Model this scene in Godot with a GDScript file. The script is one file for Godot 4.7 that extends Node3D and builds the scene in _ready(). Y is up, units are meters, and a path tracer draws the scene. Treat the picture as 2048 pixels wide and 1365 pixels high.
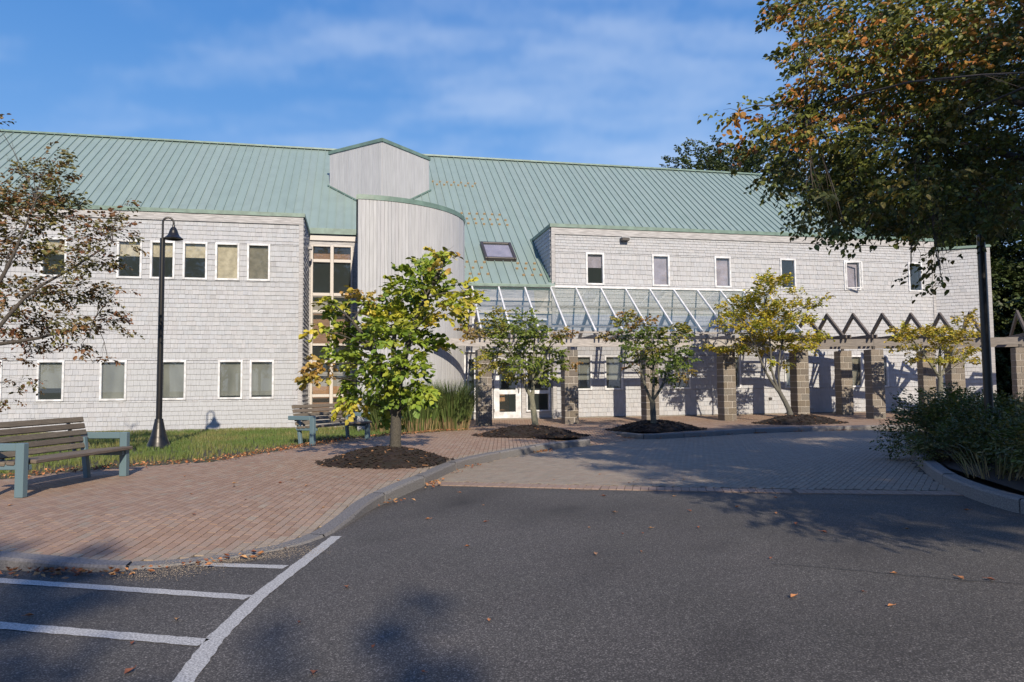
extends Node3D
# A two-storey shingled office building behind a brick plaza, seen across a drop-off drive.

var rng := RandomNumberGenerator.new()
var taken := {}
var M := {}

const WALL_Z := -23.56
const EAVE := 6.66
const ROOF_Y := 4.64      # roof height above WALL_Z
const SLOPE := 0.75
const RIDGE_Z := -33.15
const DRIVE_Y := -0.13

const T1 := [[1.53,3.5,-12.13,0.09,0.08,2,0.5],[1.26,3.27,-11.41,0.15,0.08,1,1],[1.26,3.24,-12.27,0.27,0.16,0,1],[1.26,2.91,-10.64,0.1,0.07,2,1],[1.05,2.96,-11.65,0.3,0.19,0,1],[0.75,2.7,-11.3,0.25,0.16,0,1],[1.15,2.72,-12,0.34,0.21,0,1],[1.28,2.39,-10.84,0.28,0.17,1,1],[1.81,2.76,-11.99,0.15,0.22,1,1],[1.61,2.4,-11.45,0.21,0.13,1,1],[0.69,2.53,-12.3,0.39,0.25,0,1],[0.87,2.25,-11.49,0.36,0.2,1,1],[0.15,2.58,-11.54,0.25,0.1,2,0.6],[-0.42,2.57,-12.33,0.17,0.1,1,1],[-0.19,2.47,-12.64,0.25,0.16,0,1],[-0.48,2.05,-11.6,0.14,0.08,1,1],[-0.23,2.13,-12.64,0.25,0.14,0,1],[0.25,2.12,-12.47,0.35,0.19,0,1],[0.51,1.96,-11.03,0.35,0.19,0,1],[0.95,1.9,-11.74,0.33,0.16,0,1],[1.36,1.9,-11.83,0.12,0.08,1,1],[-0.17,1.82,-12.6,0.3,0.16,0,1],[0.1,1.62,-12.04,0.31,0.18,0,1],[0.67,1.58,-10.94,0.34,0.19,0,1],[0.91,1.48,-11.57,0.16,0.1,0,1],[-0.59,1.35,-11.89,0.2,0.12,2,1],[-0.43,1.56,-11.86,0.15,0.09,2,1],[0.02,1.24,-12.63,0.25,0.16,0,1],[0.75,1.18,-11.35,0.36,0.14,0,1],[0.94,1.07,-11.08,0.22,0.1,0,1],[0.55,1.03,-11.72,0.28,0.13,0,1],[0.04,0.95,-12.05,0.27,0.11,1,1],[0.58,0.75,-12.5,0.17,0.12,0,1],[0.42,2.26,-11.78,0.3,0.19,1,1],[0.37,1.41,-11.27,0.28,0.18,0,1]]
const T2 := [[3.66,3.02,-17.93,0.23,0.1,1,1],[3.32,2.72,-17.21,0.33,0.15,1,1],[4.07,2.9,-17.38,0.27,0.13,0,1],[2.67,2.55,-17.33,0.2,0.1,2,1],[2.75,2.37,-16.85,0.26,0.1,2,1],[3.23,2.48,-17.62,0.39,0.15,1,1],[3.68,2.63,-17.65,0.44,0.21,0,1],[3.94,2.52,-16.54,0.37,0.17,0,1],[3.7,2.32,-17.1,0.5,0.22,0,1],[4.26,2.38,-16.79,0.37,0.2,0,1],[4.71,2.39,-16.34,0.22,0.11,2,1],[4.67,2.26,-16.45,0.22,0.11,1,1],[4.4,2.11,-17.89,0.49,0.21,0,1],[3.65,1.98,-17.91,0.44,0.19,0,1],[3.13,1.87,-17.1,0.26,0.1,1,1],[4.74,1.98,-17.41,0.32,0.16,0,1],[3.81,1.69,-16.34,0.45,0.18,0,1],[4.82,1.71,-17.73,0.42,0.14,0,1],[5.13,1.71,-16.97,0.13,0.07,2,1],[3.63,1.69,-17.82,0.42,0.13,1,1],[2.98,1.6,-16.96,0.17,0.1,1,1],[3.86,1.47,-16.96,0.4,0.12,1,1],[4.49,1.39,-16.78,0.33,0.09,0,1]]
const T3 := [[7.09,3.04,-18.19,0.21,0.11,2,1],[6.71,2.77,-17.28,0.33,0.16,1,1],[7.13,2.71,-17.33,0.38,0.15,2,1],[6.63,2.45,-18.29,0.25,0.09,2,1],[7.05,2.44,-18.11,0.41,0.21,0,1],[7.29,2.42,-17.12,0.4,0.2,0,1],[7.73,2.46,-16.86,0.37,0.2,1,1],[8.36,2.46,-17.64,0.21,0.16,0,1],[6.63,2.08,-16.75,0.32,0.17,0,1],[7.33,2.06,-17.12,0.44,0.19,1,1],[8.27,2.14,-17.81,0.39,0.21,0,1],[7.42,1.83,-18.09,0.46,0.18,0,1],[7.45,1.71,-16.83,0.43,0.21,0,1],[7.82,1.8,-16.46,0.29,0.19,0,1],[7.09,1.64,-17.93,0.17,0.08,2,1],[7.7,1.38,-17.51,0.38,0.13,0,1],[8.01,1.47,-16.73,0.21,0.13,2,1]]
const T4 := [[12.55,4.43,-20.27,0.26,0.13,0,1],[12.16,4.13,-19.3,0.44,0.15,0,1],[13.65,4.06,-20.53,0.21,0.1,0,1],[12.48,3.97,-20.36,0.4,0.16,0,1],[12.09,3.76,-20.9,0.41,0.12,0,1],[10.82,3.45,-19.67,0.19,0.07,0,1],[12.43,3.58,-20.69,0.61,0.16,0,1],[12.87,3.55,-19.92,0.4,0.13,0,1],[13.78,3.57,-20.04,0.34,0.11,0,1],[14.03,3.74,-19.57,0.18,0.07,0,1],[11.68,3.31,-20.84,0.38,0.1,0,1],[12.23,3.25,-20.56,0.61,0.16,0,1],[13.12,3.25,-20.49,0.55,0.16,0,1],[12.94,3.02,-19.18,0.38,0.1,0,1],[10.99,2.97,-20,0.33,0.1,0,1],[11.49,2.83,-19.53,0.52,0.12,0,1],[12.65,2.88,-20.04,0.54,0.13,0,1],[13.76,2.58,-20.06,0.46,0.1,0,1],[13.61,2.58,-19.18,0.21,0.07,0,1],[12.56,2.62,-20.77,0.55,0.13,0,1],[12.95,2.54,-20.25,0.54,0.11,0,1],[11.01,2.34,-20.71,0.29,0.07,0,1],[11.74,2.25,-20.8,0.55,0.1,0,1],[12.86,2.28,-21.39,0.48,0.11,0,1],[13.29,2.28,-20.44,0.46,0.12,0,1],[13.19,2.27,-19.25,0.25,0.1,0,1],[12.27,1.83,-19.6,0.18,0.06,0,1],[13.39,1.79,-20.71,0.16,0.07,0,1]]
const T5 := [[17.58,3.05,-17.86,0.12,0.12,0,1],[18.15,2.92,-18.63,0.22,0.1,0,1],[15.93,2.7,-18.62,0.27,0.08,0,1],[16.23,2.58,-18.3,0.43,0.11,0,1],[17.43,2.62,-18.77,0.45,0.13,0,1],[17.17,2.5,-17.7,0.35,0.08,0,1],[15.7,2.38,-18.23,0.31,0.07,0,1],[16.96,2.31,-17.98,0.43,0.08,0,1],[15.6,2.13,-18.53,0.15,0.05,0,1],[16.77,2.17,-19.29,0.26,0.09,0,1],[17.5,2.15,-18.94,0.32,0.07,0,1],[18.22,2.1,-18.8,0.37,0.1,0,1],[16.61,1.84,-18.78,0.25,0.08,0,1],[16.32,1.8,-17.57,0.37,0.08,0,1],[17.43,1.81,-17.9,0.21,0.09,0,1]]
const TL := [[-4.79,4.9,-12.7,0.13,0.09,0,1],[-5.38,4.85,-13.48,0.3,0.14,0,1],[-4.62,4.52,-12.46,0.19,0.16,0,1],[-5.37,4.25,-12.95,0.33,0.26,0,1],[-5.02,4.37,-13.35,0.32,0.22,0,1],[-5.14,3.92,-12.57,0.4,0.25,0,1],[-4.71,4.07,-13.14,0.27,0.23,0,1],[-4.41,3.65,-12.85,0.24,0.19,0,1],[-3.67,4.1,-12.54,0.11,0.08,0,0.6],[-3.96,3.86,-12.79,0.22,0.12,0,1],[-5.24,3.42,-12.86,0.4,0.26,0,1],[-4.31,3.15,-12.07,0.31,0.22,0,1],[-3.98,3.79,-13.24,0.23,0.1,0,1],[-4.26,3.3,-13.45,0.28,0.17,0,1],[-3.74,3.6,-13.1,0.12,0.09,0,0.6],[-5.14,2.68,-12.67,0.4,0.25,0,1],[-4.63,2.73,-13.02,0.34,0.19,0,1],[-4.15,2.75,-13.13,0.26,0.14,0,1],[-3.46,2.68,-11.83,0.11,0.06,0,0.6],[-5.46,2.27,-13.48,0.42,0.2,1,1],[-4.29,2.2,-12.07,0.33,0.15,0,1],[-4.16,2.36,-13.44,0.27,0.14,1,1],[-3.55,2.09,-12.18,0.11,0.06,1,0.7],[-5.33,1.95,-13.76,0.35,0.09,1,0.5],[-4.15,1.87,-12.31,0.24,0.07,1,0.5],[-3.9,1.66,-12.76,0.12,0.06,1,0.6],[-5.61,1.65,-13.62,0.23,0.09,1,0.35],[-5.56,1.32,-13.88,0.27,0.11,1,0.3],[-5.59,0.99,-13.45,0.19,0.06,1,0.3],[-6.32,4.54,-13.6,0.46,0.38,0,1],[-6.02,3.56,-12.87,0.51,0.44,0,1],[-6.32,2.77,-13.57,0.53,0.46,0,1],[-6.63,3.8,-12.97,0.58,0.51,0,1],[-7.14,2.9,-14.03,0.62,0.55,0,1],[-5.82,5.54,-13.33,0.06,0.11,0,0.8]]
const TR := [[4.29,4.88,-6.2,0.25,0.13,1,1],[5.04,4.98,-6.45,0.41,0.22,1,1],[5.26,4.62,-5.69,0.48,0.24,1,1],[6.7,5.03,-6.23,0.49,0.27,1,1],[4.58,4.6,-6.48,0.24,0.15,1,1],[4.98,4.36,-6.03,0.43,0.2,1,1],[5.96,4.44,-6.14,0.5,0.24,1,1],[6.73,4.49,-6.11,0.38,0.26,0,1],[4.69,4.14,-6.42,0.34,0.17,1,1],[5.63,4.13,-6.48,0.51,0.22,1,1],[6.02,3.89,-5.93,0.43,0.21,0,1],[3.67,3.87,-6.34,0.14,0.07,1,1.1],[4,3.73,-6.33,0.22,0.11,1,1.1],[4.43,3.65,-6.15,0.36,0.16,1,1],[5.14,3.57,-6.2,0.46,0.18,0,1],[6.05,3.6,-6.29,0.5,0.22,0,1],[6.82,3.63,-6.24,0.39,0.27,0,1],[4,3.62,-6.61,0.17,0.09,1,1.1],[4.33,3.32,-6.71,0.19,0.09,0,1],[4.65,3.54,-6.81,0.26,0.14,0,1],[4.97,3.27,-6.44,0.43,0.19,0,1],[5.19,3.01,-5.82,0.44,0.17,0,1],[6.3,3.15,-6.13,0.45,0.21,0,1],[4.22,2.92,-5.97,0.16,0.1,0,1],[5.08,3.02,-6.45,0.29,0.14,0,1],[5.93,2.99,-6.6,0.42,0.16,0,1],[6.23,2.86,-6.02,0.35,0.14,0,1],[4.72,2.93,-6.8,0.1,0.07,0,1],[4.5,2.7,-5.93,0.16,0.07,0,1],[5.3,2.78,-6.71,0.16,0.05,0,0.7],[5.44,2.6,-5.88,0.2,0.08,0,1],[6.09,2.54,-6.43,0.15,0.08,0,0.7],[5.31,2.25,-6.06,0.07,0.11,0,0.6],[5.67,2.3,-6.08,0.13,0.07,0,0.6],[5.48,2.1,-5.86,0.08,0.05,0,0.6],[4.93,5.43,-7.14,0.29,0.15,1,1],[6.25,5.89,-8,0.51,0.27,1,1],[7.2,5.87,-7.78,0.66,0.33,1,1],[7.28,5.37,-6.78,0.53,0.29,1,1],[5.62,5.38,-7.95,0.29,0.19,1,1],[6.02,5.01,-7.29,0.52,0.25,1,1],[7.71,5.39,-7.95,0.64,0.31,1,1],[7.47,4.85,-6.78,0.43,0.29,0,1],[5.77,4.81,-7.9,0.42,0.21,1,1],[7.05,4.86,-8.11,0.64,0.27,1,1],[7.56,4.58,-7.45,0.55,0.26,0,1],[5.8,4.41,-8.05,0.47,0.21,1,1],[6.7,4.29,-8.09,0.6,0.24,0,1],[7.47,4.17,-7.77,0.62,0.27,0,1],[8.45,4.22,-7.74,0.48,0.33,0,1],[5.12,3.77,-7.51,0.28,0.15,0,1],[6.43,3.88,-8.34,0.55,0.25,0,1],[6.79,3.57,-7.62,0.57,0.23,0,1],[8.19,3.74,-7.98,0.58,0.28,0,1],[5.76,3.55,-8.16,0.22,0.14,0,1],[6.37,3.48,-8.09,0.37,0.18,0,1],[7.39,3.43,-8.23,0.52,0.2,0,1],[7.15,3.11,-6.91,0.4,0.16,0,1],[5.86,3.34,-8.43,0.12,0.09,0,1],[5.71,3.1,-7.53,0.2,0.09,0,1],[6.5,3.14,-8.23,0.19,0.06,0,0.7]]


# ---------------------------------------------------------------- mesh builder
class MB:
	var v := PackedVector3Array()
	var n := PackedVector3Array()
	var c := PackedColorArray()
	func tri(a: Vector3, b: Vector3, d: Vector3, col: Color) -> void:
		var nn := (b - a).cross(d - a).normalized()
		v.append(a); v.append(d); v.append(b)
		for i in 3:
			n.append(nn); c.append(col)
	func quad(a: Vector3, b: Vector3, d: Vector3, e: Vector3, col: Color) -> void:
		tri(a, b, d, col); tri(a, d, e, col)
	func smooth_tri(a: Vector3, b: Vector3, d: Vector3, na: Vector3, nb: Vector3, nd: Vector3, col: Color) -> void:
		v.append(a); v.append(d); v.append(b)
		n.append(na); n.append(nd); n.append(nb)
		for i in 3: c.append(col)
	func box(t: Transform3D, s: Vector3, col: Color) -> void:
		var h := s * 0.5
		var p: Array[Vector3] = []
		for i in 8:
			p.append(t * Vector3(h.x if i & 1 else -h.x, h.y if i & 2 else -h.y, h.z if i & 4 else -h.z))
		quad(p[4], p[5], p[7], p[6], col); quad(p[1], p[0], p[2], p[3], col)
		quad(p[5], p[1], p[3], p[7], col); quad(p[0], p[4], p[6], p[2], col)
		quad(p[6], p[7], p[3], p[2], col); quad(p[0], p[1], p[5], p[4], col)
	func aabb(a: Vector3, b: Vector3, col: Color) -> void:
		box(Transform3D(Basis(), (a + b) * 0.5), (b - a).abs(), col)
	func bar(a: Vector3, b: Vector3, w: float, h: float, col: Color, up := Vector3.UP) -> void:
		var x := (b - a).normalized()
		var z := x.cross(up).normalized()
		var y := z.cross(x).normalized()
		box(Transform3D(Basis(x, y, z), (a + b) * 0.5), Vector3(a.distance_to(b), h, w), col)
	func bevel(t: Transform3D, s: Vector3, k: float, col: Color) -> void:
		# a box with chamfered edges
		var h := s * 0.5
		var q := func(sx: float, sy: float, sz: float, ax: int) -> Vector3:
			var p := Vector3(sx * (h.x - k), sy * (h.y - k), sz * (h.z - k))
			if ax == 0: p.x = sx * h.x
			elif ax == 1: p.y = sy * h.y
			else: p.z = sz * h.z
			return t * p
		for s1 in [-1.0, 1.0]:
			var fx := [q.call(s1, -1.0, -1.0, 0), q.call(s1, 1.0, -1.0, 0), q.call(s1, 1.0, 1.0, 0), q.call(s1, -1.0, 1.0, 0)]
			var fy := [q.call(-1.0, s1, -1.0, 1), q.call(-1.0, s1, 1.0, 1), q.call(1.0, s1, 1.0, 1), q.call(1.0, s1, -1.0, 1)]
			var fz := [q.call(-1.0, -1.0, s1, 2), q.call(1.0, -1.0, s1, 2), q.call(1.0, 1.0, s1, 2), q.call(-1.0, 1.0, s1, 2)]
			for f in [fx, fy, fz]:
				if s1 > 0: quad(f[0], f[1], f[2], f[3], col)
				else: quad(f[3], f[2], f[1], f[0], col)
		var mid := t.origin
		for s1 in [-1.0, 1.0]:
			for s2 in [-1.0, 1.0]:
				_out(q.call(s1, s2, -1.0, 0), q.call(s1, s2, 1.0, 0), q.call(s1, s2, 1.0, 1), q.call(s1, s2, -1.0, 1), mid, col)
				_out(q.call(s1, -1.0, s2, 0), q.call(s1, 1.0, s2, 0), q.call(s1, 1.0, s2, 2), q.call(s1, -1.0, s2, 2), mid, col)
				_out(q.call(-1.0, s1, s2, 1), q.call(1.0, s1, s2, 1), q.call(1.0, s1, s2, 2), q.call(-1.0, s1, s2, 2), mid, col)
				for s3 in [-1.0, 1.0]:
					var a: Vector3 = q.call(s1, s2, s3, 0)
					var b: Vector3 = q.call(s1, s2, s3, 1)
					var d: Vector3 = q.call(s1, s2, s3, 2)
					if (b - a).cross(d - a).dot(a - mid) > 0: tri(a, b, d, col)
					else: tri(a, d, b, col)
	func _out(a: Vector3, b: Vector3, d: Vector3, e: Vector3, mid: Vector3, col: Color) -> void:
		if (b - a).cross(d - a).dot((a + d) * 0.5 - mid) > 0: quad(a, b, d, e, col)
		else: quad(e, d, b, a, col)
	func tube(pts: Array, rads: Array, col: Color, sides := 6, capped := false) -> void:
		var rings: Array = []
		var norms: Array = []
		var ref := Vector3(0.31, 0.17, 0.93)
		for i in pts.size():
			var a: Vector3 = pts[maxi(i - 1, 0)]
			var b: Vector3 = pts[mini(i + 1, pts.size() - 1)]
			var d := (b - a).normalized()
			var x := d.cross(ref).normalized()
			var y := d.cross(x)
			var ring: Array[Vector3] = []
			var nr: Array[Vector3] = []
			for k in sides:
				var an := TAU * k / sides
				var o := x * cos(an) + y * sin(an)
				nr.append(o); ring.append(pts[i] + o * rads[i])
			rings.append(ring); norms.append(nr)
		for i in pts.size() - 1:
			for k in sides:
				var k2 := (k + 1) % sides
				smooth_tri(rings[i][k], rings[i][k2], rings[i + 1][k2], norms[i][k], norms[i][k2], norms[i + 1][k2], col)
				smooth_tri(rings[i][k], rings[i + 1][k2], rings[i + 1][k], norms[i][k], norms[i + 1][k2], norms[i + 1][k], col)
		if capped:
			var e := pts.size() - 1
			for k in sides:
				var k2 := (k + 1) % sides
				tri(pts[e], rings[e][k], rings[e][k2], col)
				tri(pts[0], rings[0][k2], rings[0][k], col)
	func lathe(prof: Array, col: Color, sides := 20, at := Vector3.ZERO) -> void:
		# prof: [radius, height] from bottom to top
		for i in prof.size() - 1:
			var r0: float = prof[i][0]; var r1: float = prof[i + 1][0]
			var y0: float = prof[i][1]; var y1: float = prof[i + 1][1]
			var ny := r0 - r1
			var nh := y1 - y0
			for k in sides:
				var a0 := TAU * k / sides
				var a1 := TAU * (k + 1) / sides
				var d0 := Vector3(cos(a0), 0, -sin(a0))
				var d1 := Vector3(cos(a1), 0, -sin(a1))
				var n0 := (d0 * nh + Vector3(0, ny, 0)).normalized()
				var n1 := (d1 * nh + Vector3(0, ny, 0)).normalized()
				var p00 := at + d0 * r0 + Vector3(0, y0, 0)
				var p10 := at + d1 * r0 + Vector3(0, y0, 0)
				var p01 := at + d0 * r1 + Vector3(0, y1, 0)
				var p11 := at + d1 * r1 + Vector3(0, y1, 0)
				smooth_tri(p00, p10, p11, n0, n1, n1, col)
				smooth_tri(p00, p11, p01, n0, n1, n0, col)
	func mesh() -> ArrayMesh:
		var a := []
		a.resize(Mesh.ARRAY_MAX)
		a[Mesh.ARRAY_VERTEX] = v; a[Mesh.ARRAY_NORMAL] = n; a[Mesh.ARRAY_COLOR] = c
		var m := ArrayMesh.new()
		m.add_surface_from_arrays(Mesh.PRIMITIVE_TRIANGLES, a)
		return m

# ---------------------------------------------------------------- scene helpers
func numbered(called: String) -> String:
	taken[called] = taken.get(called, -1) + 1
	return called if taken[called] == 0 else "%s_%03d" % [called, taken[called]]

func thing(called: String, label: String, category: String, at := Vector3.ZERO, turn := 0.0, group := "") -> Node3D:
	var o := Node3D.new()
	o.name = numbered(called)
	add_child(o)
	o.position = at
	o.rotation.y = turn
	tag(o, label, category, group)
	return o

func tag(o: Node, label: String, category: String, group := "") -> void:
	o.set_meta("label", label)
	o.set_meta("category", category)
	if group: o.set_meta("group", group)

func part(called: String, mesh: Mesh, m: Material, parent: Node, t := Transform3D()) -> MeshInstance3D:
	var o := MeshInstance3D.new()
	o.name = called
	o.mesh = mesh
	o.material_override = m
	o.transform = t
	parent.add_child(o, true)
	return o

func node(called: String, parent: Node) -> Node3D:
	var o := Node3D.new()
	o.name = called
	parent.add_child(o, true)
	return o

func single(called: String, mesh: Mesh, m: Material, label: String, category: String, group := "", t := Transform3D()) -> MeshInstance3D:
	var o := part(numbered(called), mesh, m, self, t)
	tag(o, label, category, group)
	return o

func structure(called: String, mesh: Mesh, m: Material) -> MeshInstance3D:
	var o := part(numbered(called), mesh, m, self)
	o.set_meta("kind", "structure")
	return o

func aab(a: Vector3, b: Vector3, col := Color.WHITE) -> ArrayMesh:
	var mb := MB.new(); mb.aabb(a, b, col); return mb.mesh()

func bev(s: Vector3, k: float, col := Color.WHITE) -> ArrayMesh:
	var mb := MB.new(); mb.bevel(Transform3D(), s, k, col); return mb.mesh()

func tone(col: Color, spread: float) -> Color:
	var k := 1.0 + rng.randf_range(-spread, spread)
	return Color(col.r * k, col.g * k, col.b * k)

func lin(r: float, g: float, b: float) -> Color:
	return Color(r, g, b).linear_to_srgb()

# ---------------------------------------------------------------- textures
func gray_image(w: int, h: int, f: Callable) -> Image:
	var d := PackedByteArray()
	d.resize(w * h * 3)
	var i := 0
	for y in h:
		for x in w:
			var k: float = f.call(x, y)
			var b := int(clampf(k, 0.0, 1.0) * 255.0)
			d[i] = b; d[i + 1] = b; d[i + 2] = b
			i += 3
	return Image.create_from_data(w, h, false, Image.FORMAT_RGB8, d)

func tex(im: Image) -> ImageTexture:
	im.generate_mipmaps()
	return ImageTexture.create_from_image(im)

func seamless(w: int, freq: float, octaves: int, sd: int) -> Image:
	var f := FastNoiseLite.new()
	f.seed = sd; f.frequency = freq; f.fractal_octaves = octaves
	f.noise_type = FastNoiseLite.TYPE_SIMPLEX_SMOOTH
	return f.get_seamless_image(w, w)

func remap_tex(im: Image, lo: float, hi: float, speck := 0.0) -> ImageTexture:
	var w := im.get_width()
	var src := im.get_data()
	var r := RandomNumberGenerator.new(); r.seed = 9
	return tex(gray_image(w, w, func(x: int, y: int) -> float:
		return lerpf(lo, hi, src[y * w + x] / 255.0) + (r.randf() - 0.5) * speck))

func grain_tex(w: int, sd: int, along_y: bool, lo: float, hi: float) -> ImageTexture:
	var f := FastNoiseLite.new()
	f.seed = sd; f.frequency = 0.06; f.fractal_octaves = 3
	return tex(gray_image(w, w, func(x: int, y: int) -> float:
		var a := float(x) if along_y else float(y)
		var b := float(y) if along_y else float(x)
		var k := 0.5 + 0.5 * f.get_noise_2d(a * 2.6, b * 0.12) * 1.3
		return lerpf(lo, hi, k)))

func mat(r: float, g: float, b: float, rough := 0.8, t: Texture2D = null, scale := Vector3.ONE, vertex := false) -> StandardMaterial3D:
	var m := StandardMaterial3D.new()
	m.albedo_color = lin(r, g, b)
	m.roughness = rough
	m.vertex_color_use_as_albedo = vertex
	if t:
		m.albedo_texture = t
		m.uv1_triplanar = true
		m.uv1_world_triplanar = true
		m.uv1_scale = scale
	return m

func bump(m: StandardMaterial3D, im: Image, strength: float, scale: float) -> void:
	var k := im.duplicate() as Image
	k.convert(Image.FORMAT_RGBA8)
	k.bump_map_to_normal_map(strength)
	m.normal_enabled = true
	m.normal_texture = tex(k)
	m.normal_scale = scale

func glass(a := 0.06) -> StandardMaterial3D:
	var m := StandardMaterial3D.new()
	m.transparency = BaseMaterial3D.TRANSPARENCY_ALPHA
	m.albedo_color = Color(0.5, 0.56, 0.56, a)
	m.roughness = 0.0
	m.metallic_specular = 0.5
	return m

func make_materials() -> void:
	var fine := seamless(512, 0.09, 4, 3)
	var coarse := seamless(512, 0.012, 4, 5)
	var wood_v := grain_tex(512, 7, true, 0.88, 1.05)
	var wood_h := grain_tex(512, 8, false, 0.66, 1.08)
	var t_fine := remap_tex(fine, 0.78, 1.08, 0.12)
	var t_coarse := remap_tex(coarse, 0.8, 1.06, 0.05)
	var sr := RandomNumberGenerator.new(); sr.seed = 5
	var sp_im := gray_image(768, 768, func(_x: int, _y: int) -> float:
		var k := sr.randf()
		return 0.34 + 0.36 * k + (0.3 if k > 0.9 else 0.0))
	var speck := tex(sp_im)
	M.shingle = mat(1, 1, 1, 0.85, wood_v, Vector3(0.7, 0.5, 0.7), true)
	M.board = mat(1, 1, 1, 0.8, wood_v, Vector3(0.35, 0.25, 0.35), true)
	M.trim = mat(0.50, 0.50, 0.515, 0.7, wood_h, Vector3(0.5, 0.5, 0.5))
	M.white = mat(0.72, 0.745, 0.78, 0.45, t_coarse, Vector3(0.6, 0.6, 0.6))
	M.frame = mat(0.62, 0.595, 0.57, 0.55, t_fine, Vector3(1.2, 1.2, 1.2))
	M.roof = mat(1, 1, 1, 0.5, remap_tex(coarse, 0.95, 1.04, 0.02), Vector3(0.25, 0.25, 0.25), true)
	M.green = mat(0.16, 0.25, 0.215, 0.45, t_coarse, Vector3(0.4, 0.4, 0.4))
	M.rust = mat(0.42, 0.30, 0.17, 0.8, t_fine, Vector3(6, 6, 6))
	M.darkmetal = mat(0.05, 0.045, 0.045, 0.45)
	M.glass = glass(0.06)
	M.canopy_glass = glass(0.09)
	M.canopy_glass.albedo_color = Color(0.42, 0.58, 0.57, 0.09)
	M.interior = mat(0.30, 0.295, 0.28, 0.9)
	M.interior_wood = mat(0.42, 0.22, 0.09, 0.6, wood_h, Vector3(1, 1, 1))
	M.blind_green = mat(0.2, 0.215, 0.195, 0.9, t_coarse, Vector3(0.3, 0.12, 0.3))
	M.blind_beige = mat(0.52, 0.48, 0.36, 0.9, t_coarse, Vector3(0.7, 0.7, 0.7))
	M.blind_olive = mat(0.20, 0.19, 0.15, 0.9, t_coarse, Vector3(0.7, 0.7, 0.7))
	M.blind_lilac = mat(0.36, 0.34, 0.41, 0.9, t_coarse, Vector3(0.3, 0.3, 0.3))
	M.asphalt = mat(1, 1, 1, 0.88, speck, Vector3(0.26, 0.26, 0.26), true)
	M.paver = mat(1, 1, 1, 0.88, remap_tex(seamless(512, 0.16, 3, 31), 0.72, 1.12, 0.3), Vector3(1.3, 1.3, 1.3), true)
	M.sand = mat(0.13, 0.105, 0.085, 0.95, t_fine, Vector3(2, 2, 2))
	M.granite = mat(1, 1, 1, 0.8, remap_tex(seamless(512, 0.07, 4, 41), 0.62, 1.1, 0.35), Vector3(1.1, 1.1, 1.1), true)
	M.block = mat(1, 1, 1, 0.92, remap_tex(seamless(512, 0.06, 5, 43), 0.5, 1.15, 0.35), Vector3(1.6, 1.6, 1.6), true)
	bump(M.block, seamless(512, 0.06, 5, 43), 9.0, 1.0)
	M.mortar = mat(0.5, 0.47, 0.43, 0.95, t_fine, Vector3(4, 4, 4))
	M.paint = mat(0.60, 0.60, 0.58, 0.75, remap_tex(seamless(512, 0.12, 4, 51), 0.55, 1.12, 0.3), Vector3(1.0, 1.0, 1.0))
	M.soil = mat(0.07, 0.065, 0.035, 0.95, t_fine, Vector3(2, 2, 2))
	M.earth = mat(0.06, 0.075, 0.03, 0.95, t_coarse, Vector3(0.1, 0.1, 0.1))
	M.mulch = mat(1, 1, 1, 0.95, t_fine, Vector3(3, 3, 3), true)
	M.bench_metal = mat(0.115, 0.18, 0.21, 0.45)
	M.bench_wood = mat(1, 1, 1, 0.85, wood_h, Vector3(1.2, 1.2, 1.2), true)
	M.lamp = mat(0.012, 0.012, 0.013, 0.35)
	M.pergola = mat(1, 1, 1, 0.85, wood_h, Vector3(0.8, 0.8, 0.8), true)
	M.bark = mat(1, 1, 1, 0.95, remap_tex(seamless(512, 0.05, 5, 61), 0.45, 1.25, 0.2), Vector3(2.4, 1.2, 2.4), true)
	var lf := mat(1, 1, 1, 0.55, null, Vector3.ONE, true)
	lf.cull_mode = BaseMaterial3D.CULL_DISABLED
	lf.backlight_enabled = true
	lf.backlight = Color(0.42, 0.5, 0.2)
	M.leaf = lf
	var gr := lf.duplicate() as StandardMaterial3D
	gr.backlight = Color(0.3, 0.34, 0.14)
	M.grass = gr
	var dl := mat(1, 1, 1, 0.8, null, Vector3.ONE, true)
	dl.cull_mode = BaseMaterial3D.CULL_DISABLED
	M.litter = dl

# ---------------------------------------------------------------- light and camera
func set_camera_and_light() -> void:
	var cam := Camera3D.new()
	cam.name = "camera"
	cam.fov = 50.42
	cam.far = 600.0
	cam.near = 0.05
	cam.position = Vector3(0, 1.2, 0)
	cam.basis = Basis.from_euler(Vector3(deg_to_rad(3.45), deg_to_rad(-12.2), -0.009))
	add_child(cam)
	cam.current = true
	var env := Environment.new()
	env.tonemap_mode = Environment.TONE_MAPPER_LINEAR
	env.tonemap_exposure = 1.25
	env.background_mode = Environment.BG_SKY
	env.sdfgi_enabled = true
	env.ssao_enabled = true
	env.ssil_enabled = true
	var sky := Sky.new()
	var pm := PanoramaSkyMaterial.new()
	pm.panorama = sky_image()
	sky.sky_material = pm
	env.sky = sky
	var we := WorldEnvironment.new()
	we.name = "world_environment"
	we.environment = env
	add_child(we)
	var sun := DirectionalLight3D.new()
	sun.name = "sun"
	sun.light_energy = 1.45
	sun.light_color = Color(1.0, 0.935, 0.84)
	sun.light_angular_distance = 0.53
	sun.shadow_enabled = true
	add_child(sun)
	var az := deg_to_rad(-4.0)
	var el := deg_to_rad(28.5)
	sun.look_at_from_position(Vector3(0, 20, 0), Vector3(0, 20, 0) + Vector3(sin(az) * cos(el), -sin(el), -cos(az) * cos(el)))

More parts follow.
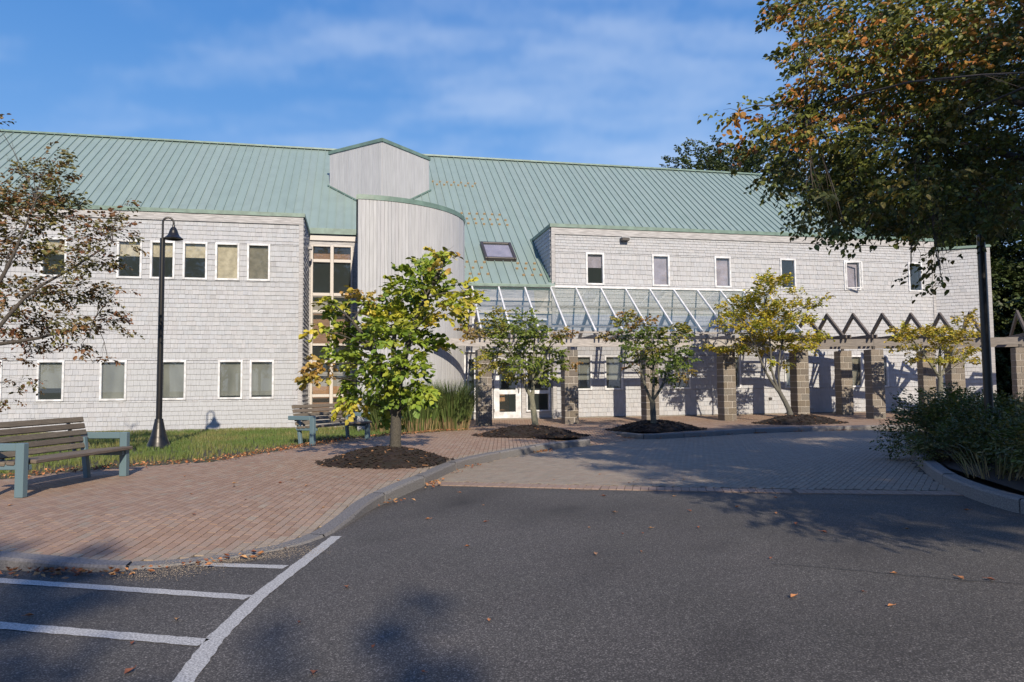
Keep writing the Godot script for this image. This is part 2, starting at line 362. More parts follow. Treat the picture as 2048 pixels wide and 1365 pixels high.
func sky_image() -> ImageTexture:
	var w := 1024
	var h := 512
	var f1 := FastNoiseLite.new(); f1.seed = 21; f1.frequency = 0.9; f1.fractal_octaves = 6; f1.fractal_gain = 0.62
	f1.domain_warp_enabled = true; f1.domain_warp_amplitude = 0.5; f1.domain_warp_frequency = 0.8
	var f2 := FastNoiseLite.new(); f2.seed = 4; f2.frequency = 0.35; f2.fractal_octaves = 3
	var d := PackedFloat32Array()
	d.resize(w * h * 3)
	var i := 0
	for y in h:
		var el := (0.5 - (y + 0.5) / h) * PI
		var s := maxf(sin(el), 0.0)
		# clear blue that pales towards the horizon
		var t := pow(1.0 - s, 2.4)
		var low := pow(1.0 - s, 14.0)
		var br := lerpf(0.032 + 0.37 * pow(1.0 - s, 3.6), 0.60, low)
		var bg := lerpf(0.115 + 0.46 * t, 0.68, low)
		var bb := lerpf(0.43 + 0.49 * t, 0.84, low)
		for x in w:
			var az := (x + 0.5) / w * TAU
			var k := 0.0
			if el > 0.0:
				# thin high cloud on a layer seen in perspective
				var q := 1.0 / (s + 0.18)
				var px := cos(az) * cos(el) * q
				var pz := sin(az) * cos(el) * q
				var a := f1.get_noise_2d(px * 3.6 + pz * 0.9, pz * 1.3 - px * 0.6) * 0.5 + 0.5
				var b := f2.get_noise_2d(px, pz) * 0.5 + 0.5
				k = smoothstep(0.44, 0.95, a * 0.75 + b * 0.45) * 0.38 * smoothstep(0.0, 0.12, el)
			d[i] = lerpf(br, 0.58, k)
			d[i + 1] = lerpf(bg, 0.67, k)
			d[i + 2] = lerpf(bb, 0.82, k)
			i += 3
	var im := Image.create_from_data(w, h, false, Image.FORMAT_RGBF, d.to_byte_array())
	return ImageTexture.create_from_image(im)

# ---------------------------------------------------------------- ground
const KERB_A := [[-9.0, -8.9, 0.0], [-5.0, -7.2, 0.0], [-2.62, -6.15, -0.045], [-1.83, -5.88, -0.09], [-1.27, -5.95, -0.12], [-0.6, -6.28, -0.12], [-0.26, -6.72, -0.11], [-0.05, -7.3, -0.08], [0.19, -8.1, -0.03], [0.58, -9.0, 0.0], [1.0, -9.98, 0.0], [1.63, -11.5, 0.0], [2.53, -12.78, 0.0], [3.86, -14.28, 0.0], [4.97, -15.05, 0.0]]
const KERB_B := [[6.15, -18.6, -0.03], [6.35, -17.4, 0.0], [6.6, -16.45, 0.0], [7.11, -16.27, 0.0], [8.63, -16.7, 0.0], [10.05, -17.22, 0.0], [12.57, -17.48, 0.0], [14.4, -17.25, 0.0], [17.0, -16.3, 0.0], [19.5, -14.8, 0.0], [23.0, -12.0, 0.0]]
const KERB_C := [[16.0, -13.6, 0.02], [12.0, -12.6, 0.02], [9.9, -11.4, 0.02], [8.75, -10.0, 0.02], [7.95, -8.9, 0.02], [7.4, -8.1, 0.02], [6.85, -7.1, 0.02], [6.5, -6.1, 0.02], [6.4, -4.6, 0.02], [6.6, -2.5, 0.02], [7.2, 0.5, 0.02]]
const GRASS_EDGE := [[2.9, -19.4], [2.45, -19.2], [0.82, -17.8], [-0.12, -17.1], [-1.07, -15.04], [-1.53, -14.07], [-2.28, -12.55], [-2.9, -12.3], [-3.34, -12.1], [-4.1, -11.65], [-4.6, -10.95], [-6.0, -10.2], [-12.0, -9.6]]
const MULCH := [[0.5, -11.6, 1.02, 0.8, -0.55], [4.0, -16.6, 1.25, 0.7, -0.45], [7.65, -17.75, 1.18, 0.9, 0.0], [12.75, -19.1, 1.3, 0.85, 0.05], [17.0, -18.4, 1.2, 0.85, 0.45]]

var low_points: Array[Vector3] = []
var plaza_poly := PackedVector2Array()
var drive_poly := PackedVector2Array()

func spline(src: Array, step: float) -> Array[Vector3]:
	var out: Array[Vector3] = []
	for i in src.size() - 1:
		var p := func(k: int) -> Vector3:
			var q: Array = src[clampi(k, 0, src.size() - 1)]
			return Vector3(q[0], q[2], q[1])
		var a: Vector3 = p.call(i - 1)
		var b: Vector3 = p.call(i)
		var d: Vector3 = p.call(i + 1)
		var e: Vector3 = p.call(i + 2)
		var m := maxi(1, int(round(b.distance_to(d) / step)))
		for k in m: out.append(b.cubic_interpolate(d, a, e, float(k) / m))
	var l: Array = src[src.size() - 1]
	out.append(Vector3(l[0], l[2], l[1]))
	return out

func side_of(path: Array[Vector3], i: int) -> Vector3:
	var a := path[maxi(i - 1, 0)]
	var b := path[mini(i + 1, path.size() - 1)]
	var d := Vector3(b.x - a.x, 0, b.z - a.z).normalized()
	return Vector3(d.z, 0, -d.x)

func kerb(called: String, src: Array, stone: float, flip := 1.0) -> Array[Vector3]:
	var path := spline(src, 0.2)
	var root := thing(called, "", "")
	root.remove_meta("label"); root.remove_meta("category")
	root.set_meta("kind", "structure")
	var per := int(stone / 0.2)
	var inner: Array[Vector3] = []
	for i in path.size(): inner.append(path[i] + side_of(path, i) * 0.16 * flip)
	var i0 := 0
	while i0 < path.size() - 1:
		var i1 := mini(i0 + per + rng.randi_range(-1, 1), path.size() - 1)
		if path.size() - 1 - i1 < 3: i1 = path.size() - 1
		var mb := MB.new()
		var col := tone(Color(0.25, 0.24, 0.235), 0.12)
		var dy := rng.randf_range(-0.006, 0.006)
		for i in range(i0, i1):
			var f0 := path[i]; var f1 := path[i + 1]
			var g0 := inner[i]; var g1 := inner[i + 1]
			if i == i0: f0 = f0.lerp(f1, 0.05); g0 = g0.lerp(g1, 0.05)
			if i == i1 - 1: f1 = f1.lerp(path[i], 0.05); g1 = g1.lerp(inner[i], 0.05)
			f0.y += dy; f1.y += dy; g0.y += dy; g1.y += dy
			var jag := rng.randf_range(-0.004, 0.004)
			var c0 := f0 + (g0 - f0) * 0.12
			var c1 := f1 + (g1 - f1) * 0.12
			var e0 := f0 + Vector3(0, -0.022 + jag, 0)
			var e1 := f1 + Vector3(0, -0.022 + jag, 0)
			var b0 := Vector3(f0.x, -0.34, f0.z); var b1 := Vector3(f1.x, -0.34, f1.z)
			var h0 := Vector3(g0.x, -0.34, g0.z); var h1 := Vector3(g1.x, -0.34, g1.z)
			for q in [[c0, c1, g1, g0], [e0, e1, c1, c0], [b0, b1, e1, e0], [h1, h0, g0, g1]]:
				if flip > 0: mb.quad(q[0], q[1], q[2], q[3], col)
				else: mb.quad(q[3], q[2], q[1], q[0], col)
			if i == i0: mb.quad(b0, e0, g0, h0, col)
			if i == i1 - 1: mb.quad(b1, h1, g1, e1, col)
		part("kerb_stone", mb.mesh(), M.granite, root)
		i0 = i1
	return inner

func plaza_h(x: float, z: float) -> float:
	var h := 0.0
	if low_points.size():
		for p in low_points:
			var d := Vector2(x - p.x, z - p.z).length()
			if d < 1.7: h = minf(h, p.y * (1.0 - smoothstep(0.15, 1.7, d)))
	if x > 2.0: h += 0.06 * smoothstep(-21.2, -23.5, z)
	return h

func lawn_h(x: float, z: float) -> float:
	return -0.11 * smoothstep(-14.0, -23.0, z) * smoothstep(2.0, -1.0, x) + 0.004

func in_mulch(x: float, z: float, grow := 0.0) -> bool:
	for m in MULCH:
		var d := Vector2(x - m[0], z - m[1]).rotated(m[4])
		if Vector2(d.x / (m[2] + grow), d.y / (m[3] + grow)).length() < 1.0: return true
	return false

func paver(mb: MB, c: Vector2, ax: Vector2, az: Vector2, lx: float, lz: float, hf: Callable, col: Color, thick := 0.022) -> void:
	var p: Array[Vector3] = []
	var q: Array[Vector3] = []
	for k in 4:
		var sx := -1.0 if k == 0 or k == 3 else 1.0
		var sz := -1.0 if k < 2 else 1.0
		var o := c + ax * sx * (lx * 0.5 - 0.004) + az * sz * (lz * 0.5 - 0.004)
		var e := c + ax * sx * (lx * 0.5 - 0.0035) + az * sz * (lz * 0.5 - 0.0035)
		p.append(Vector3(o.x, hf.call(o.x, o.y), o.y))
		q.append(Vector3(e.x, hf.call(e.x, e.y) - thick, e.y))
	# az points away from the camera: wind so that tops face up
	if (p[1] - p[0]).cross(p[2] - p[0]).y < 0:
		var t := p[1]; p[1] = p[3]; p[3] = t
		t = q[1]; q[1] = q[3]; q[3] = t
	mb.quad(p[0], p[1], p[2], p[3], col)
	for k in 4:
		var k2 := (k + 1) % 4
		mb.quad(q[k], q[k2], p[k2], p[k], col)

func grid_sheet(x0: float, x1: float, z0: float, z1: float, step: float, hf: Callable, cf: Callable, keep = null) -> ArrayMesh:
	var mb := MB.new()
	var nx := int(ceil((x1 - x0) / step))
	var nz := int(ceil((z1 - z0) / step))
	for j in nz:
		for i in nx:
			var xa := x0 + i * step; var xb := xa + step
			var za := z0 + j * step; var zb := za + step
			if keep != null and not keep.call((xa + xb) * 0.5, (za + zb) * 0.5): continue
			var a := Vector3(xa, hf.call(xa, zb), zb)
			var b := Vector3(xb, hf.call(xb, zb), zb)
			var d := Vector3(xb, hf.call(xb, za), za)
			var e := Vector3(xa, hf.call(xa, za), za)
			var cs := [cf.call(a), cf.call(b), cf.call(d), cf.call(e)]
			var nn := (b - a).cross(d - a).normalized()
			for t in [[a, d, b, 0, 2, 1], [a, e, d, 0, 3, 2]]:
				for k in 3:
					mb.v.append(t[k]); mb.n.append(nn); mb.c.append(cs[t[k + 3]])
	return mb.mesh()

func build_ground() -> void:
	var mb := MB.new()
	mb.quad(Vector3(-250, -0.3, 250), Vector3(250, -0.3, 250), Vector3(250, -0.3, -250), Vector3(-250, -0.3, -250), Color.WHITE)
	structure("ground", mb.mesh(), M.earth)
	# asphalt with weathered patches
	var f := FastNoiseLite.new(); f.seed = 77; f.frequency = 0.35; f.fractal_octaves = 4
	var asph := structure("asphalt", grid_sheet(-26, 34, -13, 22, 0.34,
		func(_x: float, _z: float) -> float: return DRIVE_Y - 0.004,
		func(p: Vector3) -> Color:
			var k := 0.27 * (1.0 + 0.32 * f.get_noise_2d(p.x, p.z) + 0.14 * f.get_noise_2d(p.x * 4.0 + 50.0, p.z * 4.0) - 0.3 * smoothstep(0.32, 0.5, f.get_noise_2d(p.x * 1.7 - 90.0, p.z * 2.3 + 40.0)))
			return Color(k * 1.03, k * 0.965, k * 0.89)), M.asphalt)
	# a hairline crack in the asphalt
	mb = MB.new()
	var cp := Vector3(3.0, DRIVE_Y + 0.0004, -4.9)
	for i in 26:
		var cn := cp + Vector3(0.052 + rng.randf_range(-0.02, 0.02), 0, 0.036 + rng.randf_range(-0.02, 0.02))
		var sd := (cn - cp).cross(Vector3.UP).normalized() * 0.004
		mb.quad(cp + sd, cn + sd, cn - sd, cp - sd, Color(0.05, 0.05, 0.05))
		cp = cn
	part("crack", mb.mesh(), M.litter, asph)
	# painted lines, worn through in places
	for l in [[[-0.16, -6.72], [-0.59, -4.98], [-0.72, -4.2], [-0.76, -3.6], [-0.8, -2.2], [-0.9, 0.5]], [[-0.66, -4.93], [-2.41, -5.78], [-5.5, -7.3]], [[-0.77, -4.13], [-1.96, -4.7], [-5.0, -6.1]], [[-0.50, -5.68], [-1.14, -5.93]]]:
		mb = MB.new()
		for i in l.size() - 1:
			var a := Vector3(l[i][0], DRIVE_Y, l[i][1]); var b := Vector3(l[i + 1][0], DRIVE_Y, l[i + 1][1])
			var sd := (b - a).cross(Vector3.UP).normalized() * 0.052
			var m := int(a.distance_to(b) / 0.05)
			var w0 := 1.0
			for k in m:
				var p := a.lerp(b, float(k) / m); var q := a.lerp(b, float(k + 1) / m)
				var w1 := 1.0 + rng.randf_range(-0.13, 0.06)
				if true:
					mb.quad(p + sd * w0, q + sd * w1, q - sd * w1, p - sd * w0, Color.WHITE)
				w0 = w1
		structure("painted_line", mb.mesh(), M.paint)
	# kerbs
	for p in spline(KERB_A, 0.2):
		if p.y < -0.005: low_points.append(p)
	for k in 8: low_points.append(Vector3(5.1, -0.12, -15.1).lerp(Vector3(6.35, -0.12, -16.3), k / 7.0))
	var in_a := kerb("kerb", KERB_A, 1.7)
	var in_b := kerb("kerb", KERB_B, 1.4)
	kerb("kerb", KERB_C, 1.9, 1.0)
	for p in in_a: plaza_poly.append(Vector2(p.x, p.z))
	plaza_poly.append(Vector2(5.2, -15.15)); plaza_poly.append(Vector2(6.3, -16.2))
	for i in in_b.size():
		if i > 10: plaza_poly.append(Vector2(in_b[i].x, in_b[i].z))
	for p in [[28, -12], [28, -23.5], [3.3, -23.5], [3.1, -22.3]]: plaza_poly.append(Vector2(p[0], p[1]))
	for p in GRASS_EDGE: plaza_poly.append(Vector2(p[0], p[1]))
	# the plaza: bedding sand, then brick pavers one by one
	var plaza := structure("plaza", grid_sheet(-12, 28, -23.6, -5.6, 0.25,
		func(x: float, z: float) -> float: return plaza_h(x, z) - 0.012,
		func(_p: Vector3) -> Color: return Color.WHITE,
		func(x: float, z: float) -> bool: return Geometry2D.is_point_in_polygon(Vector2(x, z), plaza_poly)), M.sand)
	var rd := deg_to_rad(11.5)
	var along := Vector2(sin(rd), -cos(rd)); var across := Vector2(cos(rd), sin(rd))
	var hf := func(x: float, z: float) -> float: return plaza_h(x, z)
	mb = MB.new()
	var unit := MB.new()
	paver(unit, Vector2.ZERO, Vector2(0, -1), Vector2(1, 0), 0.16, 0.08, func(_x: float, _z: float) -> float: return 0.0, Color.WHITE)
	var variants: Array[ArrayMesh] = []
	var reds := [Color(0.40, 0.275, 0.2), Color(0.37, 0.25, 0.178), Color(0.42, 0.30, 0.22), Color(0.385, 0.285, 0.215), Color(0.36, 0.24, 0.172)]
	var tans := [Color(0.39, 0.315, 0.24), Color(0.365, 0.295, 0.225), Color(0.41, 0.335, 0.255)]
	for cc in reds:
		var u2 := MB.new()
		u2.v = unit.v; u2.n = unit.n
		for k in unit.v.size(): u2.c.append(cc)
		variants.append(u2.mesh())
	var border := PackedVector2Array()
	var far: Array = []
	for j in range(-160, 410):
		for i in range(-25, 200):
			var c := Vector2(-1.0, -6.0) + across * (j * 0.08) + along * (i * 0.16 + (0.08 if j % 2 else 0.0))
			if c.y < -23.6 or c.y > -5.5 or c.x < -9.5 or c.x > 26: continue
			if not Geometry2D.is_point_in_polygon(c, plaza_poly): continue
			if in_mulch(c.x, c.y, -0.12): continue
			far.append(c)
	far.sort_custom(func(a: Vector2, b: Vector2) -> bool: return a.length() < b.length())
	var kerb_pts: Array[Vector3] = in_a
	var made := 0
	for c: Vector2 in far:
		var dk := 9.0
		for p in kerb_pts: dk = minf(dk, Vector2(c.x - p.x, c.y - p.z).length())
		var near_edge := dk < 0.17
		var pal: Array = tans if near_edge or rng.randf() < 0.03 else reds
		var ci := rng.randi() % pal.size()
		var seen := absf(rad_to_deg(atan2(c.x, -c.y)) - 12.2) < 34.0
		if made < 300 and not near_edge and pal == reds and seen:
			var e := 0.1
			var fz := Vector3(along.x * e, plaza_h(c.x + along.x * e, c.y + along.y * e) - plaza_h(c.x, c.y), along.y * e) / e
			var fx := Vector3(across.x * e, plaza_h(c.x + across.x * e, c.y + across.y * e) - plaza_h(c.x, c.y), across.y * e) / e
			part("paver", variants[ci], M.paver, plaza, Transform3D(Basis(fx, fx.cross(fz).normalized() * -1.0 if fx.cross(fz).y < 0 else fx.cross(fz).normalized(), -fz), Vector3(c.x, plaza_h(c.x, c.y) + rng.randf_range(-0.0012, 0.0012), c.y)))
			made += 1
		else:
			paver(mb, c, along, across, 0.16, 0.08, hf, tone(pal[ci], 0.05))
	var rest := part("pavers", mb.mesh(), M.paver, plaza)
	rest.set_meta("kind", "stuff")
	# the drop-off drive: herringbone pavers with a border course
	drive_poly = PackedVector2Array([Vector2(0.85, -9.85), Vector2(3.02, -8.79), Vector2(5.19, -7.83), Vector2(7.0, -7.15)])
	for p in [[7.5, -8.2], [8.1, -9.2], [8.85, -10.2], [10.0, -11.5], [12.1, -12.7], [16, -13.7], [24, -11], [23.0, -12.0], [19.5, -14.8], [17.0, -16.3], [14.4, -17.25], [12.57, -17.48], [10.05, -17.22], [8.63, -16.7], [7.11, -16.27], [6.6, -16.4], [6.3, -16.2], [5.2, -15.15], [4.97, -15.0], [3.86, -14.24], [2.53, -12.74], [1.63, -11.5]]: drive_poly.append(Vector2(p[0], p[1]))
	var drive := structure("drive", grid_sheet(-1, 25, -18, -6.8, 0.25,
		func(_x: float, _z: float) -> float: return DRIVE_Y - 0.002,
		func(_p: Vector3) -> Color: return Color.WHITE,
		func(x: float, z: float) -> bool: return Geometry2D.is_point_in_polygon(Vector2(x, z), drive_poly)), M.sand)
	var flat := func(_x: float, _z: float) -> float: return DRIVE_Y + 0.008
	mb = MB.new()
	var edge := [Vector2(0.85, -9.85), Vector2(3.02, -8.79), Vector2(5.19, -7.83), Vector2(7.0, -7.15)]
	for s in 3:
		var d: Vector2 = (edge[s + 1] - edge[s]).normalized()
		var w := Vector2(d.y, -d.x)
		var m := int(edge[s].distance_to(edge[s + 1]) / 0.1)
		for k in m:
			var c: Vector2 = edge[s] + d * (k + 0.5) * 0.1 + w * 0.15
			paver(mb, c, w, d, 0.3, 0.1, flat, tone(Color(0.37, 0.27, 0.215), 0.07))
	var q1 := Vector2(1, -1).normalized(); var q2 := Vector2(1, 1).normalized()
	var greys := [Color(0.355, 0.305, 0.245), Color(0.325, 0.28, 0.225), Color(0.37, 0.315, 0.25), Color(0.35, 0.285, 0.225)]
	for i in range(-25, 330):
		for j in range(-165, 165):
			var k := posmod(i - j, 4)
			if k == 1 or k == 2: continue
			var cell := Vector2(1.0, -9.0) + q1 * (i * 0.08) + q2 * (j * 0.08)
			var c := cell + (q1 if k == 0 else q2) * 0.04
			if c.x < 0.5 or c.x > 24: continue
			if not Geometry2D.is_point_in_polygon(c, drive_poly): continue
			var de := 9.0
			for s in 3:
				var pp := Geometry2D.get_closest_point_to_segment(c, edge[s], edge[s + 1])
				de = minf(de, pp.distance_to(c))
			if de < 0.36: continue
			paver(mb, c, q1 if k == 0 else q2, q2 if k == 0 else q1, 0.16, 0.08, flat, tone(greys[rng.randi() % 4], 0.06))
	var dp := part("pavers", mb.mesh(), M.paver, drive)
	dp.set_meta("kind", "stuff")

func build_sand() -> void:
	# sand and grit washed out over the lowered kerb
	var mb := MB.new()
	for i in 3200:
		var k := rng.randf()
		var p := Vector2(-1.55, -5.68).lerp(Vector2(-0.4, -6.3), k)
		var n := Vector2(0.475, 0.88)
		p += n * rng.randfn(0.02, 0.085 + 0.06 * sin(k * 9.0)) + Vector2(rng.randfn(0, 0.12), 0)
		var y := DRIVE_Y
		if Geometry2D.is_point_in_polygon(p, plaza_poly): y = plaza_h(p.x, p.y)
		elif Geometry2D.is_point_in_polygon(p - n * 0.17, plaza_poly): y = -0.112
		var r := rng.randf_range(0.002, 0.006)
		var a := rng.randf() * TAU
		var c := tone(Color(0.27, 0.225, 0.17), 0.25)
		var q: Array[Vector3] = []
		for e in 3: q.append(Vector3(p.x + cos(a - e * TAU / 3.0) * r, y + 0.003, p.y + sin(a - e * TAU / 3.0) * r))
		var top := Vector3(p.x, y + 0.003 + r * 0.5, p.y)
		for e in 3: mb.tri(q[e], q[(e + 1) % 3], top, c)
	var o := single("sand_spill", mb.mesh(), M.litter, "tan sand and grit spilled over the lowered kerb", "sand")
	o.set_meta("kind", "stuff")

func build_lawn() -> void:
	var poly := PackedVector2Array()
	for p in GRASS_EDGE: poly.append(Vector2(p[0], p[1]))
	for p in [[-14, -9.6], [-14, -26.5], [0.2, -26.5], [0.2, -21.2], [2.9, -21.2]]: poly.append(Vector2(p[0], p[1]))
	structure("lawn", grid_sheet(-14, 3.2, -26.5, -9.4, 0.3, func(x: float, z: float) -> float: return lawn_h(x, z) - 0.012,
		func(_p: Vector3) -> Color: return Color.WHITE, func(x: float, z: float) -> bool: return Geometry2D.is_point_in_polygon(Vector2(x, z), poly)), M.soil)
	# grass: tufts of bent blades
	var tuft := MB.new()
	for b in 9:
		var an := rng.randf() * TAU
		var d := Vector3(cos(an), 0, sin(an))
		var o := d * rng.randf() * 0.03
		var sd := d.cross(Vector3.UP) * 0.0045
		var h := rng.randf_range(0.6, 1.0)
		var l := rng.randf_range(0.1, 0.55)
		var p1 := o + Vector3(0, h * 0.55, 0) * 0.2 + d * l * 0.05
		var p2 := o + Vector3(0, h, 0) * 0.2 + d * l * 0.2
		var cc := Color(1, 1, 1) * rng.randf_range(0.8, 1.15)
		tuft.quad(o - sd, o + sd, p1 + sd * 0.8, p1 - sd * 0.8, cc)
		tuft.tri(p1 - sd * 0.8, p1 + sd * 0.8, p2, cc)
	var xs: Array[Transform3D] = []
	var cs: Array[Color] = []
	var f := FastNoiseLite.new(); f.seed = 8; f.frequency = 0.5
	for i in 22000:
		var p := Vector2(rng.randf_range(-9.5, 2.6), rng.randf_range(-23.5, -9.7))
		if not Geometry2D.is_point_in_polygon(p, poly): continue
		var k := f.get_noise_2d(p.x, p.y)
		var de := 9.0
		for e in GRASS_EDGE.size() - 1:
			var q := Geometry2D.get_closest_point_to_segment(p, Vector2(GRASS_EDGE[e][0], GRASS_EDGE[e][1]), Vector2(GRASS_EDGE[e + 1][0], GRASS_EDGE[e + 1][1]))
			de = minf(de, q.distance_to(p))
		var edge := smoothstep(0.0, 0.9, de)
		if rng.randf() > 0.35 + 0.65 * edge: continue
		var s := (0.45 + 0.75 * edge) * (1.0 + 0.5 * k) * rng.randf_range(0.75, 1.3)
		s *= 0.42
		if k > 0.12 and rng.randf() < 0.45: continue
		xs.append(Transform3D(Basis(Vector3.UP, rng.randf() * TAU).scaled(Vector3(s, s, s)), Vector3(p.x, lawn_h(p.x, p.y) - 0.012, p.y)))
		var dry := clampf(0.68 - edge * 0.5 + k * 1.0 + rng.randf_range(-0.2, 0.2), 0.0, 1.0)
		cs.append(Color(0.11, 0.175, 0.035).lerp(Color(0.27, 0.23, 0.09), dry))
	var g := scatter("grass", tuft.mesh(), xs, cs, M.grass, self)
	tag(g, "green unmown grass along the shingled wall behind the benches", "grass")
	g.set_meta("kind", "stuff")

func scatter(called: String, mesh: Mesh, xs: Array[Transform3D], cs: Array[Color], m: Material, parent: Node) -> MultiMeshInstance3D:
	var mm := MultiMesh.new()
	mm.transform_format = MultiMesh.TRANSFORM_3D
	mm.use_colors = true
	mm.mesh = mesh
	mm.instance_count = xs.size()
	for i in xs.size():
		mm.set_instance_transform(i, xs[i])
		mm.set_instance_color(i, cs[i])
	var o := MultiMeshInstance3D.new()
	o.name = called
	o.multimesh = mm
	o.material_override = m
	parent.add_child(o, true)
	return o

# ---------------------------------------------------------------- building
var shingle_mb: MB
var shingle_unit: ArrayMesh
var shingle_made := 0

func roof_y(z: float) -> float:
	return ROOF_Y + SLOPE * (WALL_Z - z)

func wall_mesh(t: Transform3D, x0: float, x1: float, y0: float, y1: float, thick: float, holes: Array) -> ArrayMesh:
	var mb := MB.new()
	var ys: Array[float] = [y0, y1]
	for h in holes:
		if h[2] > y0 and h[2] < y1: ys.append(h[2])
		if h[3] > y0 and h[3] < y1: ys.append(h[3])
	ys.sort()
	for j in ys.size() - 1:
		var ya := ys[j]; var yb := ys[j + 1]
		if yb - ya < 0.001: continue
		for s in spans(x0, x1, (ya + yb) * 0.5, holes):
			mb.box(t * Transform3D(Basis(), Vector3((s[0] + s[1]) * 0.5, (ya + yb) * 0.5, -thick * 0.5)), Vector3(s[1] - s[0], yb - ya, thick), Color(0.4, 0.39, 0.4))
	return mb.mesh()

func spans(x0: float, x1: float, y: float, holes: Array) -> Array:
	var cut: Array = []
	for h in holes:
		if y > h[2] and y < h[3]: cut.append([h[0], h[1]])
	cut.sort_custom(func(a: Array, b: Array) -> bool: return a[0] < b[0])
	var out: Array = []
	var x := x0
	for c in cut:
		if c[0] > x: out.append([x, minf(c[0], x1)])
		x = maxf(x, c[1])
	if x < x1: out.append([x, x1])
	return out

func shingle(t: Transform3D, xa: float, xb: float, ya: float, yb: float, col: Color) -> void:
	var d := 0.022 + rng.randf_range(-0.005, 0.006)
	var tilt := rng.randf_range(-0.004, 0.004)
	var mb := shingle_mb
	var a := t * Vector3(xa, ya + tilt, d); var b := t * Vector3(xb, ya - tilt, d)
	var e := t * Vector3(xb, yb, 0.005); var f := t * Vector3(xa, yb, 0.005)
	var a0 := t * Vector3(xa, ya + tilt, 0); var b0 := t * Vector3(xb, ya - tilt, 0)
	mb.quad(a, b, e, f, col)
	mb.quad(a0, b0, b, a, col)
	mb.quad(b, b0, e, e, col); mb.quad(a0, a, f, f, col)

func shingled(t: Transform3D, x0: float, x1: float, y0: float, y1: float, holes: Array, expo: Callable, base: Color, singles: Node = null, box := Rect2()) -> void:
	var y := y0
	while y < y1 - 0.02:
		var ex: float = expo.call(y)
		var yb := minf(y + ex, y1)
		var row := rng.randf_range(-0.025, 0.025)
		# split the course where an opening begins or ends inside it
		var ys: Array[float] = [y, yb]
		for h in holes:
			if h[2] > y + 0.004 and h[2] < yb - 0.004: ys.append(h[2])
			if h[3] > y + 0.004 and h[3] < yb - 0.004: ys.append(h[3])
		ys.sort()
		for j in ys.size() - 1:
			for s in spans(x0, x1, (ys[j] + ys[j + 1]) * 0.5, holes):
				var x: float = s[0]
				while x < s[1] - 0.005:
					var w := rng.randf_range(0.085, 0.21)
					if s[1] - (x + w) < 0.05: w = s[1] - x
					var k := 1.0 + row + rng.randf_range(-0.055, 0.045) - (0.12 if rng.randf() < 0.02 else 0.0)
					var warm := rng.randf_range(-0.015, 0.015)
					var col := Color(base.r * (k + warm), base.g * k, base.b * (k - warm))
					var drop := rng.randf_range(-0.008, 0.004) if ys.size() == 2 else 0.0
					var mid := Vector2(x + w * 0.5, (ys[j] + ys[j + 1]) * 0.5)
					if singles and ys.size() == 2 and shingle_made < 300 and box.has_point(mid):
						shingle_made += 1
						part("shingle", shingle_unit, M.shingle_single, singles, t * Transform3D(Basis().scaled(Vector3(w - 0.004, ys[1] - ys[0] - drop, 1)), Vector3(x + w * 0.5, ys[0] + drop, 0)))
					else:
						shingle(t, x + 0.002, x + w - 0.002, ys[j] + drop, ys[j + 1], col)
					x += w
		y = yb

func window(t: Transform3D, h: Array, parent: Node, blind: Material, from_top: float, open_turn := 0.0) -> Node3D:
	var w := node("window", parent)
	w.transform = t * Transform3D(Basis(), Vector3((h[0] + h[1]) * 0.5, (h[2] + h[3]) * 0.5, 0))
	var W: float = h[1] - h[0]; var H: float = h[3] - h[2]
	var mb := MB.new()
	var tw := 0.062
	for s in [-1.0, 1.0]:
		mb.bevel(Transform3D(Basis(), Vector3(s * (W - tw) * 0.5, 0, 0.005)), Vector3(tw, H, 0.1), 0.006, Color.WHITE)
		mb.bevel(Transform3D(Basis(), Vector3(0, s * (H - tw) * 0.5, 0.003)), Vector3(W - tw * 2.0, tw, 0.094), 0.006, Color.WHITE)
	part("frame", mb.mesh(), M.white, w)
	var gw := W - tw * 2.0; var gh := H - tw * 2.0
	if open_turn == 0.0:
		part("pane", aab(Vector3(-gw * 0.5, -gh * 0.5, -0.012), Vector3(gw * 0.5, gh * 0.5, -0.006)), M.glass, w)
	else:
		var sash := MB.new()
		for s in [-1.0, 1.0]:
			sash.box(Transform3D(Basis(), Vector3(gw * 0.5 + s * (gw * 0.5 - 0.02), 0, 0)), Vector3(0.04, gh, 0.035), Color.WHITE)
			sash.box(Transform3D(Basis(), Vector3(gw * 0.5, s * (gh * 0.5 - 0.02), 0)), Vector3(gw - 0.08, 0.04, 0.035), Color.WHITE)
		var so := part("sash", sash.mesh(), M.white, w, Transform3D(Basis(Vector3.UP, -open_turn), Vector3(-gw * 0.5, 0, 0.06)))
		part("pane", aab(Vector3(0.04, -gh * 0.5 + 0.04, -0.003), Vector3(gw - 0.04, gh * 0.5 - 0.04, 0.003)), M.glass, w, so.transform)
	if blind:
		var drop := gh * from_top
		part("blind", aab(Vector3(-gw * 0.5, gh * 0.5 - drop, -0.085), Vector3(gw * 0.5, gh * 0.5, -0.078)), blind, w)
	return w

